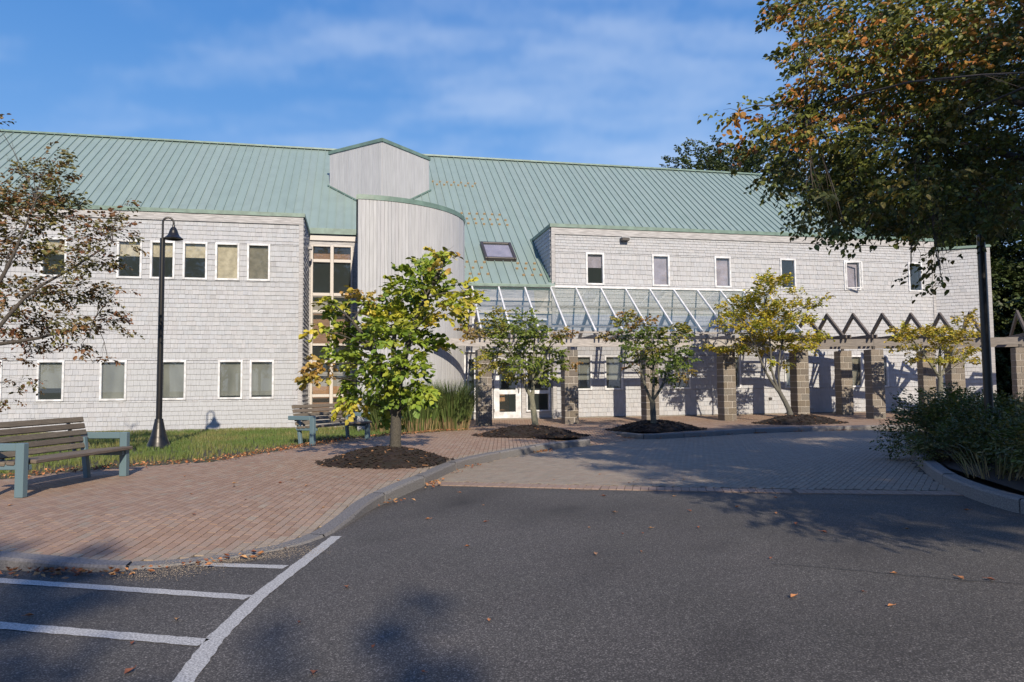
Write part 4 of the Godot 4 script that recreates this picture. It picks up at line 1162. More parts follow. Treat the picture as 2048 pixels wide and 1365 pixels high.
func build_pergola() -> void:
	var o := Vector3(14.25, 0, -22)
	var p := thing("pergola", "long grey timber pergola of small A-frames above block pillars", "pergola", o)
	var pale := Color(0.50, 0.475, 0.46)
	var dark := Color(0.155, 0.135, 0.122)
	var mid := Color(0.27, 0.245, 0.225)
	var fr := [[2.3, -21.3], [6.4, -21.3], [9.0, -21.3], [11.63, -21.3], [14.25, -21.3], [16.52, -20.6], [19.23, -20.2], [20.9, -19.3], [23.5, -17.7]]
	var bk := [[14.25, -23.1], [16.87, -22.6], [19.67, -21.9], [22.0, -21.0], [25.0, -19.3]]
	for s in fr.size() - 1:
		var mb := MB.new()
		mb.bar(Vector3(fr[s][0], 2.47, fr[s][1]) - o, Vector3(fr[s + 1][0], 2.47, fr[s + 1][1]) - o, 0.09, 0.235, pale if s < 4 else mid)
		part("beam", mb.mesh(), M.pergola, p)
	for s in bk.size() - 1:
		var mb := MB.new()
		mb.bar(Vector3(bk[s][0], 2.47, bk[s][1]) - o, Vector3(bk[s + 1][0], 2.47, bk[s + 1][1]) - o, 0.09, 0.23, mid)
		part("beam", mb.mesh(), M.pergola, p)
	var frames: Array = []
	for i in 13: frames.append([3.70 + 0.895 * i, -21.3, 3.70 + 0.895 * i, -23.1, pale * 0.85])
	for f in [[15.0, -21.07, 15.11, -22.94], [15.63, -20.87, 15.85, -22.8], [16.43, -20.63, 16.77, -22.62], [17.39, -20.47, 17.77, -22.38], [18.34, -20.33, 18.75, -22.13], [19.28, -20.17, 19.74, -21.87], [19.98, -19.79, 20.72, -21.49], [21.08, -19.19, 22.21, -20.88], [22.3, -18.4, 23.6, -20.1]]:
		frames.append([f[0], f[1], f[2], f[3], dark])
	for f in frames:
		var a := Vector3(f[0], 2.66, f[1]) - o; var b := Vector3(f[2], 2.66, f[3]) - o
		var ap := (a + b) * 0.5; ap.y = 3.46
		var col: Color = tone(f[4], 0.1)
		var d := (b - a).normalized()
		for e in [a, b]:
			var mb := MB.new()
			mb.bar(e, ap + (ap - e).normalized() * 0.05, 0.065, 0.13, col)
			part("rafter", mb.mesh(), M.pergola, p)
		var sd := d.cross(Vector3.UP) * 0.07
		for s in [-1.0, 1.0]:
			var mb := MB.new()
			mb.bar(a - d * 0.3 + sd * s, b + d * 0.2 + sd * s, 0.045, 0.11, col)
			part("tie", mb.mesh(), M.pergola, p)

func build_pillars() -> void:
	var bm: Array = []
	for k in 6:
		var mb := MB.new()
		var c: Color = [Color(0.30, 0.265, 0.225), Color(0.335, 0.30, 0.255), Color(0.26, 0.23, 0.195), Color(0.305, 0.28, 0.245), Color(0.37, 0.325, 0.27), Color(0.28, 0.24, 0.19)][k]
		mb.bevel(Transform3D(), Vector3(1, 1, 1), 0.03, c)
		bm.append(mb.mesh())
	var spec := [
		[3.73, -21.3, 0.0, "block pillar nearest the curved wall, left of the white door"],
		[6.39, -21.3, 0.0, "block pillar just right of the entrance door and its tree"],
		[9.0, -21.3, 0.0, "block pillar standing behind the dark green three-stemmed tree"],
		[11.63, -21.3, 0.0, "block pillar left of the yellow tree, dappled with leaf shadow"],
		[14.25, -21.3, 0.05, "block pillar right behind the trunk of the yellow tree"],
		[16.52, -20.6, 0.15, "rough block pillar, front one of the pair under the bare timber frames"],
		[19.23, -20.2, 0.3, "front block pillar right of the small yellow tree by the shrubs"],
		[20.9, -19.3, 0.5, "block pillar at the right edge of the picture, beyond the black post"],
		[16.87, -22.6, 0.15, "rough block pillar, rear one of the pair under the bare timber frames"],
		[19.67, -21.9, 0.3, "rear block pillar behind the trunk of the small yellow tree"]]
	for s in spec:
		var h0 := 0.06 * smoothstep(-21.2, -23.5, s[1])
		var p := thing("block_pillar", s[3], "pillar", Vector3(s[0], h0, s[1]), -s[2], "block pillars of the pergola")
		var w := 0.44
		part("mortar_core", aab(Vector3(-w * 0.5 + 0.012, -0.05, -w * 0.5 + 0.012), Vector3(w * 0.5 - 0.012, 2.235, w * 0.5 - 0.012)), M.mortar, p)
		for j in 11:
			var y := j * 0.2045 + 0.1
			var cut := 0.32 if j % 2 else 0.68
			# two blocks across the front, turned end for end on alternate courses
			for q in [[0.0, cut], [cut, 1.0]]:
				var wx: float = (q[1] - q[0]) * w - 0.014
				var cx: float = ((q[0] + q[1]) * 0.5 - 0.5) * w
				var k := rng.randi() % 6
				if s[1] > -21.0 or s[0] > 16: k = [1, 4, 3, 4, 1, 0][k]
				part("block", bm[k], M.block, p, Transform3D(Basis().scaled(Vector3(wx, 0.189, w + rng.randf_range(-0.006, 0.012))), Vector3(cx + rng.randf_range(-0.003, 0.003), y, 0)))
		part("post_base", aab(Vector3(-0.04, 2.23, -0.04), Vector3(0.04, 2.36, 0.04)), M.darkmetal, p)

# ---------------------------------------------------------------- street furniture
func build_bench(at: Vector3, turn: float, label: String) -> void:
	var b := thing("park_bench", label, "bench", at, turn, "wooden benches on the plaza")
	# local x runs along the seat, z points to the front; origin under the middle of the front legs
	for s in [-1.0, 1.0]:
		part("leg", bev(Vector3(0.085, 0.6, 0.1), 0.008), M.bench_metal, b, Transform3D(Basis(), Vector3(s * 0.945, 0.3, 0)))
		part("armrest", bev(Vector3(0.08, 0.085, 0.56), 0.008), M.bench_metal, b, Transform3D(Basis(), Vector3(s * 0.945, 0.555, -0.332)))
		part("leg", bev(Vector3(0.07, 0.56, 0.07), 0.008), M.bench_metal, b, Transform3D(Basis(Vector3.RIGHT, -0.12), Vector3(s * 0.80, 0.27, -0.46)))
		part("seat_bracket", bev(Vector3(0.05, 0.06, 0.52), 0.006), M.bench_metal, b, Transform3D(Basis(), Vector3(s * 0.86, 0.325, -0.22)))
	var tones := [Color(0.20, 0.165, 0.13), Color(0.225, 0.19, 0.145), Color(0.175, 0.148, 0.12), Color(0.21, 0.18, 0.14)]
	for i in 5:
		var mb := MB.new()
		mb.bevel(Transform3D(), Vector3(1.84, 0.045, 0.095), 0.008, tone(tones[i % 4], 0.1))
		var z := 0.045 - i * 0.112
		part("seat_slat", mb.mesh(), M.bench_wood, b, Transform3D(Basis(Vector3.RIGHT, 0.05), Vector3(0.02 if i else 0.07, 0.385 - i * 0.008, z)))
	for i in 5:
		var mb := MB.new()
		mb.bevel(Transform3D(), Vector3(1.78, 0.072, 0.04), 0.007, tone(tones[(i + 1) % 4], 0.12))
		var y := 0.435 + i * 0.086
		part("back_slat", mb.mesh(), M.bench_wood, b, Transform3D(Basis(Vector3.RIGHT, -0.26), Vector3(-0.02, y, -0.47 - (y - 0.435) * 0.27)))
	for s in [-0.62, 0.62]:
		part("back_brace", bev(Vector3(0.05, 0.46, 0.03), 0.005), M.bench_metal, b, Transform3D(Basis(Vector3.RIGHT, -0.26), Vector3(s, 0.58, -0.545)))

func build_lamp(at: Vector3, label: String, scale := 1.0) -> void:
	var l := thing("street_lamp", label, "street lamp", at, 0.15, "black bell lamps")
	var r := 0.058 * scale
	var mb := MB.new()
	mb.lathe([[0.24, 0.0], [0.24, 0.03], [0.222, 0.06], [0.19, 0.14], [0.15, 0.26], [0.115, 0.4], [0.09, 0.52], [0.078, 0.6], [0.0, 0.601]], Color.WHITE, 24)
	part("base", mb.mesh(), M.lamp, l)
	mb = MB.new()
	mb.lathe([[r, 0.3], [r, 1.2], [r * 0.93, 3.0], [r * 0.86, 4.26], [0.0, 4.262]], Color.WHITE, 18)
	part("pole", mb.mesh(), M.lamp, l)
	mb = MB.new()
	var pts: Array = [Vector3(-0.0, 4.2, 0), Vector3(0.0, 4.5, 0)]
	for k in 9: pts.append(Vector3(0.1 - 0.1 * cos(PI * k / 8.0), 4.6 + 0.1 * sin(PI * k / 8.0), 0))
	pts.append(Vector3(0.2, 4.5, 0))
	var rr: Array = []
	for p in pts: rr.append(0.021)
	mb.tube(pts, rr, Color.WHITE, 8)
	part("gooseneck", mb.mesh(), M.lamp, l)
	mb = MB.new()
	mb.lathe([[0.185, 0.0], [0.188, 0.012], [0.16, 0.035], [0.12, 0.07], [0.093, 0.12], [0.08, 0.17], [0.066, 0.2], [0.05, 0.235], [0.03, 0.25], [0.024, 0.29]], Color.WHITE, 24, Vector3(0.2, 4.26, 0))
	mb.lathe([[0.17, 0.02], [0.0, 0.06]], Color.WHITE, 24, Vector3(0.2, 4.26, 0))
	part("lamp_shade", mb.mesh(), M.lamp, l)

# ---------------------------------------------------------------- plants
var sprays := {}

func leaf(mb: MB, o: Vector3, d: Vector3, up: Vector3, size: float, wide: float, col: Color) -> void:
	var x := d.cross(up).normalized()
	var u := x.cross(d).normalized()
	# an oval blade, folded a little along its midrib and curled at the tip
	var m := o + d * size * 0.5 - u * size * 0.05
	var t := o + d * size - u * size * 0.14
	var f := o + d * size * 0.26 + u * size * 0.04
	var g := o + d * size * 0.64 + u * size * 0.02
	var wx := x * size * wide
	mb.tri(o, f + wx * 0.86, m, col); mb.tri(f + wx * 0.86, g + wx * 0.84, m, col); mb.tri(g + wx * 0.84, t, m, col)
	mb.tri(t, g - wx * 0.84, m, col); mb.tri(g - wx * 0.84, f - wx * 0.86, m, col); mb.tri(f - wx * 0.86, o, m, col)

func spray(key: String, count: int, size: float, wide: float, reach: float, droop: float) -> Array:
	# three twigs' worth of leaves that differ, shared by every plant of a kind
	if sprays.has(key): return sprays[key]
	var out: Array = []
	for v in 3:
		var mb := MB.new()
		for i in count:
			var k := (i + 0.6) / count
			var o := Vector3(rng.randf_range(-0.2, 0.2) * reach, -droop * k * k * reach + rng.randf_range(-0.12, 0.12) * reach, -k * reach)
			var side := -1.0 if i % 2 else 1.0
			var d := Vector3(side * rng.randf_range(0.5, 1.1), rng.randf_range(-0.5 - droop * 1.6, 0.25 - droop), -rng.randf_range(0.2, 1.0)).normalized()
			var up := Vector3(rng.randf_range(-0.9, 0.9), 1, rng.randf_range(-0.9, 0.9)).normalized()
			var g := rng.randf_range(0.75, 1.2)
			leaf(mb, o, d, up, size * rng.randf_range(0.5, 1.2), wide, Color(g * rng.randf_range(0.9, 1.12), g, g))
		out.append(mb.mesh())
	sprays[key] = out
	return out

func crown(parent: Node, clumps: Array, sp: Array, per: float, pals: Array, heart: Vector3, scale := 1.0) -> void:
	var xs: Array = [[], [], []]
	var cs: Array = [[], [], []]
	for c in clumps:
		var ce := Vector3(c[0], c[1], c[2])
		var rad := Vector3(c[3], c[4], maxf(c[3] * 0.8, c[4]))
		var n := maxi(2, int(per * c[6] * (rad.x * rad.y + rad.x * rad.z * 0.4)))
		var pal: Array = pals[mini(c[5], pals.size() - 1)]
		for i in n:
			var u := Vector3(rng.randfn(), rng.randfn(), rng.randfn()).normalized() * pow(rng.randf(), 0.4)
			var p := ce + u * rad
			var d := ((p - heart).normalized() * 0.7 + (p - ce).normalized() * 0.5 + Vector3(rng.randf_range(-0.7, 0.7), rng.randf_range(-0.35, 0.3), rng.randf_range(-0.7, 0.7))).normalized()
			if absf(d.y) > 0.93: d = Vector3(d.x + 0.4, d.y * 0.6, d.z).normalized()
			var v := rng.randi() % 3
			var s := scale * rng.randf_range(0.75, 1.2)
			xs[v].append(Transform3D(Basis.looking_at(d, Vector3.UP).scaled(Vector3(s, s, s)), p))
			cs[v].append(tone(pal[rng.randi() % pal.size()], 0.18))
	for v in 3:
		var tx: Array[Transform3D] = []
		tx.assign(xs[v])
		var tc: Array[Color] = []
		tc.assign(cs[v])
		if tx.size():
			var o := scatter("crown", sp[v], tx, tc, M.leaf, parent)
			o.set_meta("kind", "stuff")

func single_leaves(parent: Node, clumps: Array, n: int, size: float, wide: float, pals: Array) -> void:
	var meshes: Array = []
	for p in pals:
		var row: Array = []
		for c in p:
			var mb := MB.new()
			leaf(mb, Vector3.ZERO, Vector3(0, -0.25, -1).normalized(), Vector3.UP, size, wide, c)
			row.append(mb.mesh())
		meshes.append(row)
	for i in n:
		var c: Array = clumps[rng.randi() % clumps.size()]
		var u := Vector3(rng.randfn(), rng.randfn(), absf(rng.randfn())).normalized()
		var p := Vector3(c[0], c[1], c[2]) + u * Vector3(c[3], c[4], c[3] * 0.8)
		var row: Array = meshes[mini(c[5], meshes.size() - 1)]
		var s := rng.randf_range(0.8, 1.2)
		part("leaf", row[rng.randi() % row.size()], M.leaf, parent, Transform3D(Basis.from_euler(Vector3(rng.randf_range(-0.8, 0.4), rng.randf() * TAU, rng.randf_range(-0.5, 0.5))).scaled(Vector3(s, s, s)), p))

func limbs(mb: MB, stems: Array, clumps: Array, thick: float, col: Color, twigs: int, col2: Color) -> void:
	for c in clumps:
		var e := Vector3(c[0], c[1], c[2])
		var best := Vector3.ZERO
		var bd := 1e9
		for s in stems:
			for q: Vector3 in s[0]:
				var dd := q.distance_to(e) + (0.7 if q.y > e.y - 0.05 else 0.0)
				if dd < bd: bd = dd; best = q
		var ctrl := best.lerp(e, 0.45) + Vector3(rng.randf_range(-0.1, 0.1), best.distance_to(e) * 0.12, rng.randf_range(-0.1, 0.1))
		var pts: Array = []; var rads: Array = []
		for k in 6:
			var t := k / 5.0
			pts.append(best.lerp(ctrl, t).lerp(ctrl.lerp(e, t), t) + Vector3(rng.randf_range(-1, 1), rng.randf_range(-1, 1), rng.randf_range(-1, 1)) * thick * (0.8 if k else 0.0))
			rads.append(lerpf(thick, thick * 0.28, t))
		mb.tube(pts, rads, tone(col, 0.15), 5)
		for k in twigs:
			var s: Vector3 = pts[rng.randi_range(2, 5)]
			var f := e + Vector3(rng.randf_range(-1, 1) * c[3], rng.randf_range(-0.9, 1) * c[4], rng.randf_range(-1, 1) * c[3])
			var m := s.lerp(f, 0.5) + Vector3(rng.randf_range(-1, 1), rng.randf_range(-0.3, 1), rng.randf_range(-1, 1)) * s.distance_to(f) * 0.12
			mb.tube([s, m, f], [thick * 0.25, thick * 0.18, thick * 0.08], tone(col2, 0.2), 3)

func tree(called: String, label: String, base: Vector3, stems: Array, clumps: Array, o: Dictionary) -> Node3D:
	var t := thing(called, label, "tree", base, 0.0, o.get("group", ""))
	# stems and clumps are given in world places; keep them local to the base
	var ls: Array = []
	for s in stems:
		var pts: Array = []
		for p in s[0]: pts.append(Vector3(p[0], p[1], p[2]) - base)
		ls.append([pts, s[1]])
	var lc: Array = []
	for c in clumps: lc.append([c[0] - base.x, c[1] - base.y, c[2] - base.z, c[3], c[4], c[5], c[6]])
	var mb := MB.new()
	for s in ls:
		var cur := Curve3D.new()
		for p in s[0]: cur.add_point(p)
		var pts: Array = []; var rads: Array = []
		var n: int = (s[0].size() - 1) * 3 + 1
		for k in n:
			var f: float = float(k) / (n - 1) * (s[0].size() - 1)
			var i := mini(int(f), s[0].size() - 2)
			var fr: float = f - i
			var a: Vector3 = s[0][maxi(i - 1, 0)]; var b: Vector3 = s[0][i]; var d: Vector3 = s[0][i + 1]; var e: Vector3 = s[0][mini(i + 2, s[0].size() - 1)]
			pts.append(b.cubic_interpolate(d, a, e, fr))
			rads.append(lerpf(s[1][i], s[1][i + 1], fr) * rng.randf_range(0.93, 1.08))
		mb.tube(pts, rads, o.bark, 9)
	part("trunk", mb.mesh(), M.bark, t)
	mb = MB.new()
	limbs(mb, ls, lc, o.limb, o.get("bark2", o.bark), o.twigs, o.get("bark3", Color(0.10, 0.08, 0.06)))
	part("branches", mb.mesh(), M.bark, t)
	var heart: Vector3 = o.heart - base
	crown(t, lc, o.spray, o.per, o.pals, heart)
	if o.has("singles"): single_leaves(t, lc, o.singles, o.leaf, o.wide, o.pals)
	return t

func wood_tree(called: String, label: String, base: Vector3, height: float, radius: float, low: float, pals: Array, per: float, group: String) -> void:
	var t := thing(called, label, "tree", base, rng.randf() * TAU, group)
	var clumps: Array = []
	var n := 20
	for i in n:
		var k := (i + 0.5) / n
		var y := lerpf(low, height * 0.93, k)
		var w := radius * sqrt(maxf(0.05, 1.0 - pow((k - 0.38) / 0.68, 2.0)))
		var an := i * 2.4 + rng.randf_range(-0.5, 0.5)
		var rr := w * rng.randf_range(0.35, 0.75)
		var s := radius * rng.randf_range(0.34, 0.52)
		clumps.append([cos(an) * rr, y, sin(an) * rr, s, s * rng.randf_range(0.55, 0.8), 0, 1.0])
	var mb := MB.new()
	mb.tube([Vector3(0, -0.3, 0), Vector3(0.05, height * 0.25, 0.04), Vector3(-0.06, height * 0.55, 0.05), Vector3(0.02, height * 0.88, 0)], [height * 0.026, height * 0.02, height * 0.013, 0.03], Color(0.13, 0.105, 0.085), 8)
	part("trunk", mb.mesh(), M.bark, t)
	mb = MB.new()
	limbs(mb, [[[Vector3(0, height * 0.2, 0), Vector3(0, height * 0.35, 0), Vector3(0, height * 0.5, 0), Vector3(0, height * 0.7, 0)], []]], clumps, height * 0.006, Color(0.12, 0.1, 0.08), 3, Color(0.1, 0.08, 0.06))
	part("branches", mb.mesh(), M.bark, t)
	crown(t, clumps, spray("wood", 16, 0.2, 0.34, 0.55, 0.3), per, pals, Vector3(0, height * 0.4, 0))

func build_shrub(label: String, base: Vector3, w: float, h: float, pals: Array, per: float, called := "shrub") -> void:
	var t := thing(called, label, "shrub", base, rng.randf() * TAU, "shrubs in the kerbed island")
	var clumps: Array = []
	for i in 9:
		var an := i * 2.4
		var rr := w * sqrt(i / 9.0) * 0.75
		clumps.append([cos(an) * rr, h * rng.randf_range(0.3, 0.78) * (1.0 - 0.3 * rr / w), sin(an) * rr, w * 0.42, h * 0.26, 0, 1.0])
	var mb := MB.new()
	for c in clumps:
		for k in 3:
			var e := Vector3(c[0] + rng.randf_range(-1, 1) * c[3], c[1] + c[4] * rng.randf_range(0.2, 1.3), c[2] + rng.randf_range(-1, 1) * c[3])
			var s := Vector3(c[0] * 0.25, 0, c[2] * 0.25)
			mb.tube([s, s.lerp(e, 0.5) + Vector3(0, 0.05, 0), e], [0.009, 0.006, 0.003], Color(0.11, 0.085, 0.06), 4)
	part("stems", mb.mesh(), M.bark, t)
	crown(t, clumps, spray("shrub", 11, 0.055, 0.3, 0.2, 0.1), per, pals, Vector3(0, h * 0.1, 0))

func build_tall_grass(label: String, base: Vector3, h: float, w: float, n: int, called := "ornamental_grass", dry := 0.0, group := "tall grasses by the curved wall") -> void:
	var t := thing(called, label, "ornamental grass", base, 0.0, group)
	var mb := MB.new()
	for i in n:
		var an := rng.randf() * TAU
		var d := Vector3(cos(an), 0, sin(an))
		var o := d * w * 0.45 * sqrt(rng.randf())
		var hh := h * rng.randf_range(0.6, 1.05)
		var lean := rng.randf_range(0.05, 0.4) * w * 1.3
		var bend := rng.randf_range(0.0, 0.35) * w
		var sd := d.cross(Vector3.UP).rotated(Vector3.UP, rng.randf_range(-1, 1)) * rng.randf_range(0.004, 0.009)
		var g := tone(Color(0.085, 0.135, 0.035).lerp(Color(0.27, 0.21, 0.10), clampf(dry + rng.randf_range(-0.3, 0.3), 0, 1)), 0.25)
		var tan_c := tone(Color(0.28, 0.205, 0.11), 0.25) if rng.randf() < 0.65 else g
		var p1 := o + Vector3(0, hh * 0.28, 0) + d * lean * 0.2
		var p2 := o + Vector3(0, hh * 0.68, 0) + d * lean * 0.55
		var p3 := o + Vector3(0, hh - bend * 0.3, 0) + d * (lean + bend)
		mb.quad(o - sd, o + sd, p1 + sd, p1 - sd, tan_c)
		mb.quad(p1 - sd, p1 + sd, p2 + sd * 0.8, p2 - sd * 0.8, g)
		mb.tri(p2 - sd * 0.8, p2 + sd * 0.8, p3, g)
	var o2 := part("blades", mb.mesh(), M.grass, t)
	o2.set_meta("kind", "stuff")

func build_mulch() -> void:
	var labels := ["dark bark mulch mound around the nearest plaza tree", "dark bark mulch mound by the kerb end in front of the door", "dark bark mulch mound behind the kerb corner, under the three-stemmed tree", "dark bark mulch mound under the leaning yellow tree", "dark bark mulch mound under the small yellow tree by the shrubs"]
	for i in MULCH.size():
		var m: Array = MULCH[i]
		var t := thing("mulch_bed", labels[i], "mulch bed", Vector3(m[0], 0, m[1]), m[4], "mulch beds around the plaza trees")
		var mb := MB.new()
		var f := FastNoiseLite.new(); f.seed = 100 + i; f.frequency = 3.0
		var hp := func(r: float, k: int) -> Vector3:
			var an := TAU * k / 40.0
			var p := Vector3(cos(an) * m[2] * r, 0, sin(an) * m[3] * r)
			var edge := 1.0 + 0.16 * f.get_noise_2d(cos(an), sin(an))
			p.x *= edge; p.z *= edge
			# the mound stops at the kerb's back edge
			for cut in 14:
				var wp := Vector2(p.x, p.z).rotated(-m[4]) + Vector2(m[0], m[1])
				if Geometry2D.is_point_in_polygon(wp, plaza_poly): break
				p.x *= 0.94; p.z *= 0.94
			p.y = 0.23 * pow(maxf(0.0, cos(minf(r, 1.0) * PI * 0.5)), 0.9) + 0.02 * f.get_noise_2d(p.x * 3.0, p.z * 3.0) * (1.0 - r * 0.6) - (0.02 if r > 0.99 else 0.0) + 0.012
			return p
		for j in 12:
			for k in 40:
				var a: Vector3 = hp.call(j / 12.0, k); var b: Vector3 = hp.call((j + 1) / 12.0, k)
				var d: Vector3 = hp.call((j + 1) / 12.0, k + 1); var e: Vector3 = hp.call(j / 12.0, k + 1)
				mb.quad(a, e, d, b, tone(Color(0.022, 0.016, 0.013), 0.3))
		part("mound", mb.mesh(), M.mulch, t)
		mb = MB.new()
		for k in 1100:
			var r := sqrt(rng.randf()) * 1.14
			var an := rng.randf() * TAU
			var p := Vector3(cos(an) * m[2] * r, 0, sin(an) * m[3] * r)
			if not Geometry2D.is_point_in_polygon(Vector2(p.x, p.z).rotated(-m[4]) + Vector2(m[0], m[1]), plaza_poly): continue
			p.y = 0.23 * pow(maxf(0.0, cos(minf(r, 1.0) * PI * 0.5)), 0.9) + 0.018
			var c := tone(Color(0.029, 0.02, 0.0165), 0.5)
			if rng.randf() < 0.035: c = tone(Color(0.30, 0.16, 0.08), 0.4)
			mb.box(Transform3D(Basis.from_euler(Vector3(rng.randf_range(-0.5, 0.5), rng.randf() * TAU, rng.randf_range(-0.5, 0.5))), p), Vector3(rng.randf_range(0.03, 0.09), 0.008, rng.randf_range(0.012, 0.03)), c)
		var ch := part("bark_chips", mb.mesh(), M.mulch, t)
		ch.set_meta("kind", "stuff")

const FALL := [Color(0.33, 0.13, 0.05), Color(0.42, 0.19, 0.08), Color(0.25, 0.09, 0.04), Color(0.45, 0.26, 0.12), Color(0.36, 0.2, 0.11), Color(0.18, 0.07, 0.04)]

func build_litter() -> void:
	var meshes: Array = []
	for c in FALL:
		var mb := MB.new()
		var s := 0.075
		for sg in [-1.0, 1.0]:
			mb.tri(Vector3(0, 0.006, -s * 0.5), Vector3(sg * s * 0.33, 0.022, -s * 0.05), Vector3(0, 0.003, 0), c)
			mb.tri(Vector3(0, 0.003, 0), Vector3(sg * s * 0.33, 0.022, -s * 0.05), Vector3(0, 0.016, s * 0.55), c)
		mb.bar(Vector3(0, 0.012, s * 0.5), Vector3(0.01, 0.02, s * 0.85), 0.003, 0.003, c)
		meshes.append(mb.mesh())
	# single leaves lying about on the asphalt
	for i in 75:
		var px := rng.randf_range(-0.62, 0.62)
		var dist := 3.4 + 7.5 * pow(rng.randf(), 0.8)
		var an := deg_to_rad(12.2) + px
		var p := Vector3(sin(an) * dist, DRIVE_Y + 0.001, -cos(an) * dist)
		var where := "asphalt"
		if Geometry2D.is_point_in_polygon(Vector2(p.x, p.z), plaza_poly):
			p.y = plaza_h(p.x, p.z) + 0.003; where = "brick plaza"
		elif Geometry2D.is_point_in_polygon(Vector2(p.x, p.z), drive_poly):
			p.y = DRIVE_Y + 0.011; where = "paved drive"
		elif p.x < -0.5: where = "striped asphalt at lower left"
		if p.x > 6.2: continue
		var s := rng.randf_range(0.4, 0.85)
		single("fallen_leaf", meshes[rng.randi() % 6], M.litter, "small curled brown leaf lying alone on the " + where, "leaf", "single fallen leaves on the " + where, Transform3D(Basis(Vector3.UP, rng.randf() * TAU).scaled(Vector3(s, s, s)), p))
	# drifts along the kerbs and the lawn edge
	var xs: Array[Transform3D] = []
	var cs: Array[Color] = []
	var bright := MB.new()
	for sg in [-1.0, 1.0]:
		bright.tri(Vector3(0, 0.01, -0.035), Vector3(sg * 0.026, 0.024, 0), Vector3(0, 0.003, 0), Color.WHITE)
		bright.tri(Vector3(0, 0.003, 0), Vector3(sg * 0.026, 0.024, 0), Vector3(0, 0.02, 0.042), Color.WHITE)
	var f := FastNoiseLite.new(); f.seed = 55; f.frequency = 0.8
	for src in [KERB_A, KERB_B]:
		var path := spline(src, 0.05)
		for i in path.size():
			var dens := smoothstep(-0.1, 0.45, f.get_noise_1d(i * 0.05 + src.size() * 7.0))
			if src == KERB_A and path[i].x < -1.5: dens = 1.0
			for k in 7:
				if rng.randf() > dens * 0.55: continue
				var p := path[i] - side_of(path, i) * absf(rng.randfn(0.0, 0.09)) * 1.2 - side_of(path, i) * 0.03
				xs.append(Transform3D(Basis.from_euler(Vector3(rng.randf_range(-0.5, 0.5), rng.randf() * TAU, rng.randf_range(-0.5, 0.5))).scaled(Vector3.ONE * rng.randf_range(0.35, 0.85)), Vector3(p.x, DRIVE_Y + 0.012 + rng.randf() * 0.02, p.z)))
				cs.append(tone(FALL[rng.randi() % 6], 0.3))
	for e in GRASS_EDGE.size() - 2:
		var a := Vector2(GRASS_EDGE[e][0], GRASS_EDGE[e][1]); var b := Vector2(GRASS_EDGE[e + 1][0], GRASS_EDGE[e + 1][1])
		var n := int(a.distance_to(b) * 110)
		for k in n:
			var q := a.lerp(b, rng.randf())
			var w := Vector2((b - a).y, -(b - a).x).normalized()
			q += w * rng.randfn(0.0, 0.16)
			xs.append(Transform3D(Basis.from_euler(Vector3(rng.randf_range(-0.5, 0.5), rng.randf() * TAU, rng.randf_range(-0.5, 0.5))).scaled(Vector3.ONE * rng.randf_range(0.3, 0.8)), Vector3(q.x, maxf(plaza_h(q.x, q.y), lawn_h(q.x, q.y)) + 0.012 + rng.randf() * 0.025, q.y)))
			cs.append(tone(FALL[rng.randi() % 6], 0.3))
	var g := scatter("leaf_litter", bright.mesh(), xs, cs, M.litter, self)
	tag(g, "drifts of brown fallen leaves along the kerbs and the lawn edge", "leaf litter")
	g.set_meta("kind", "stuff")

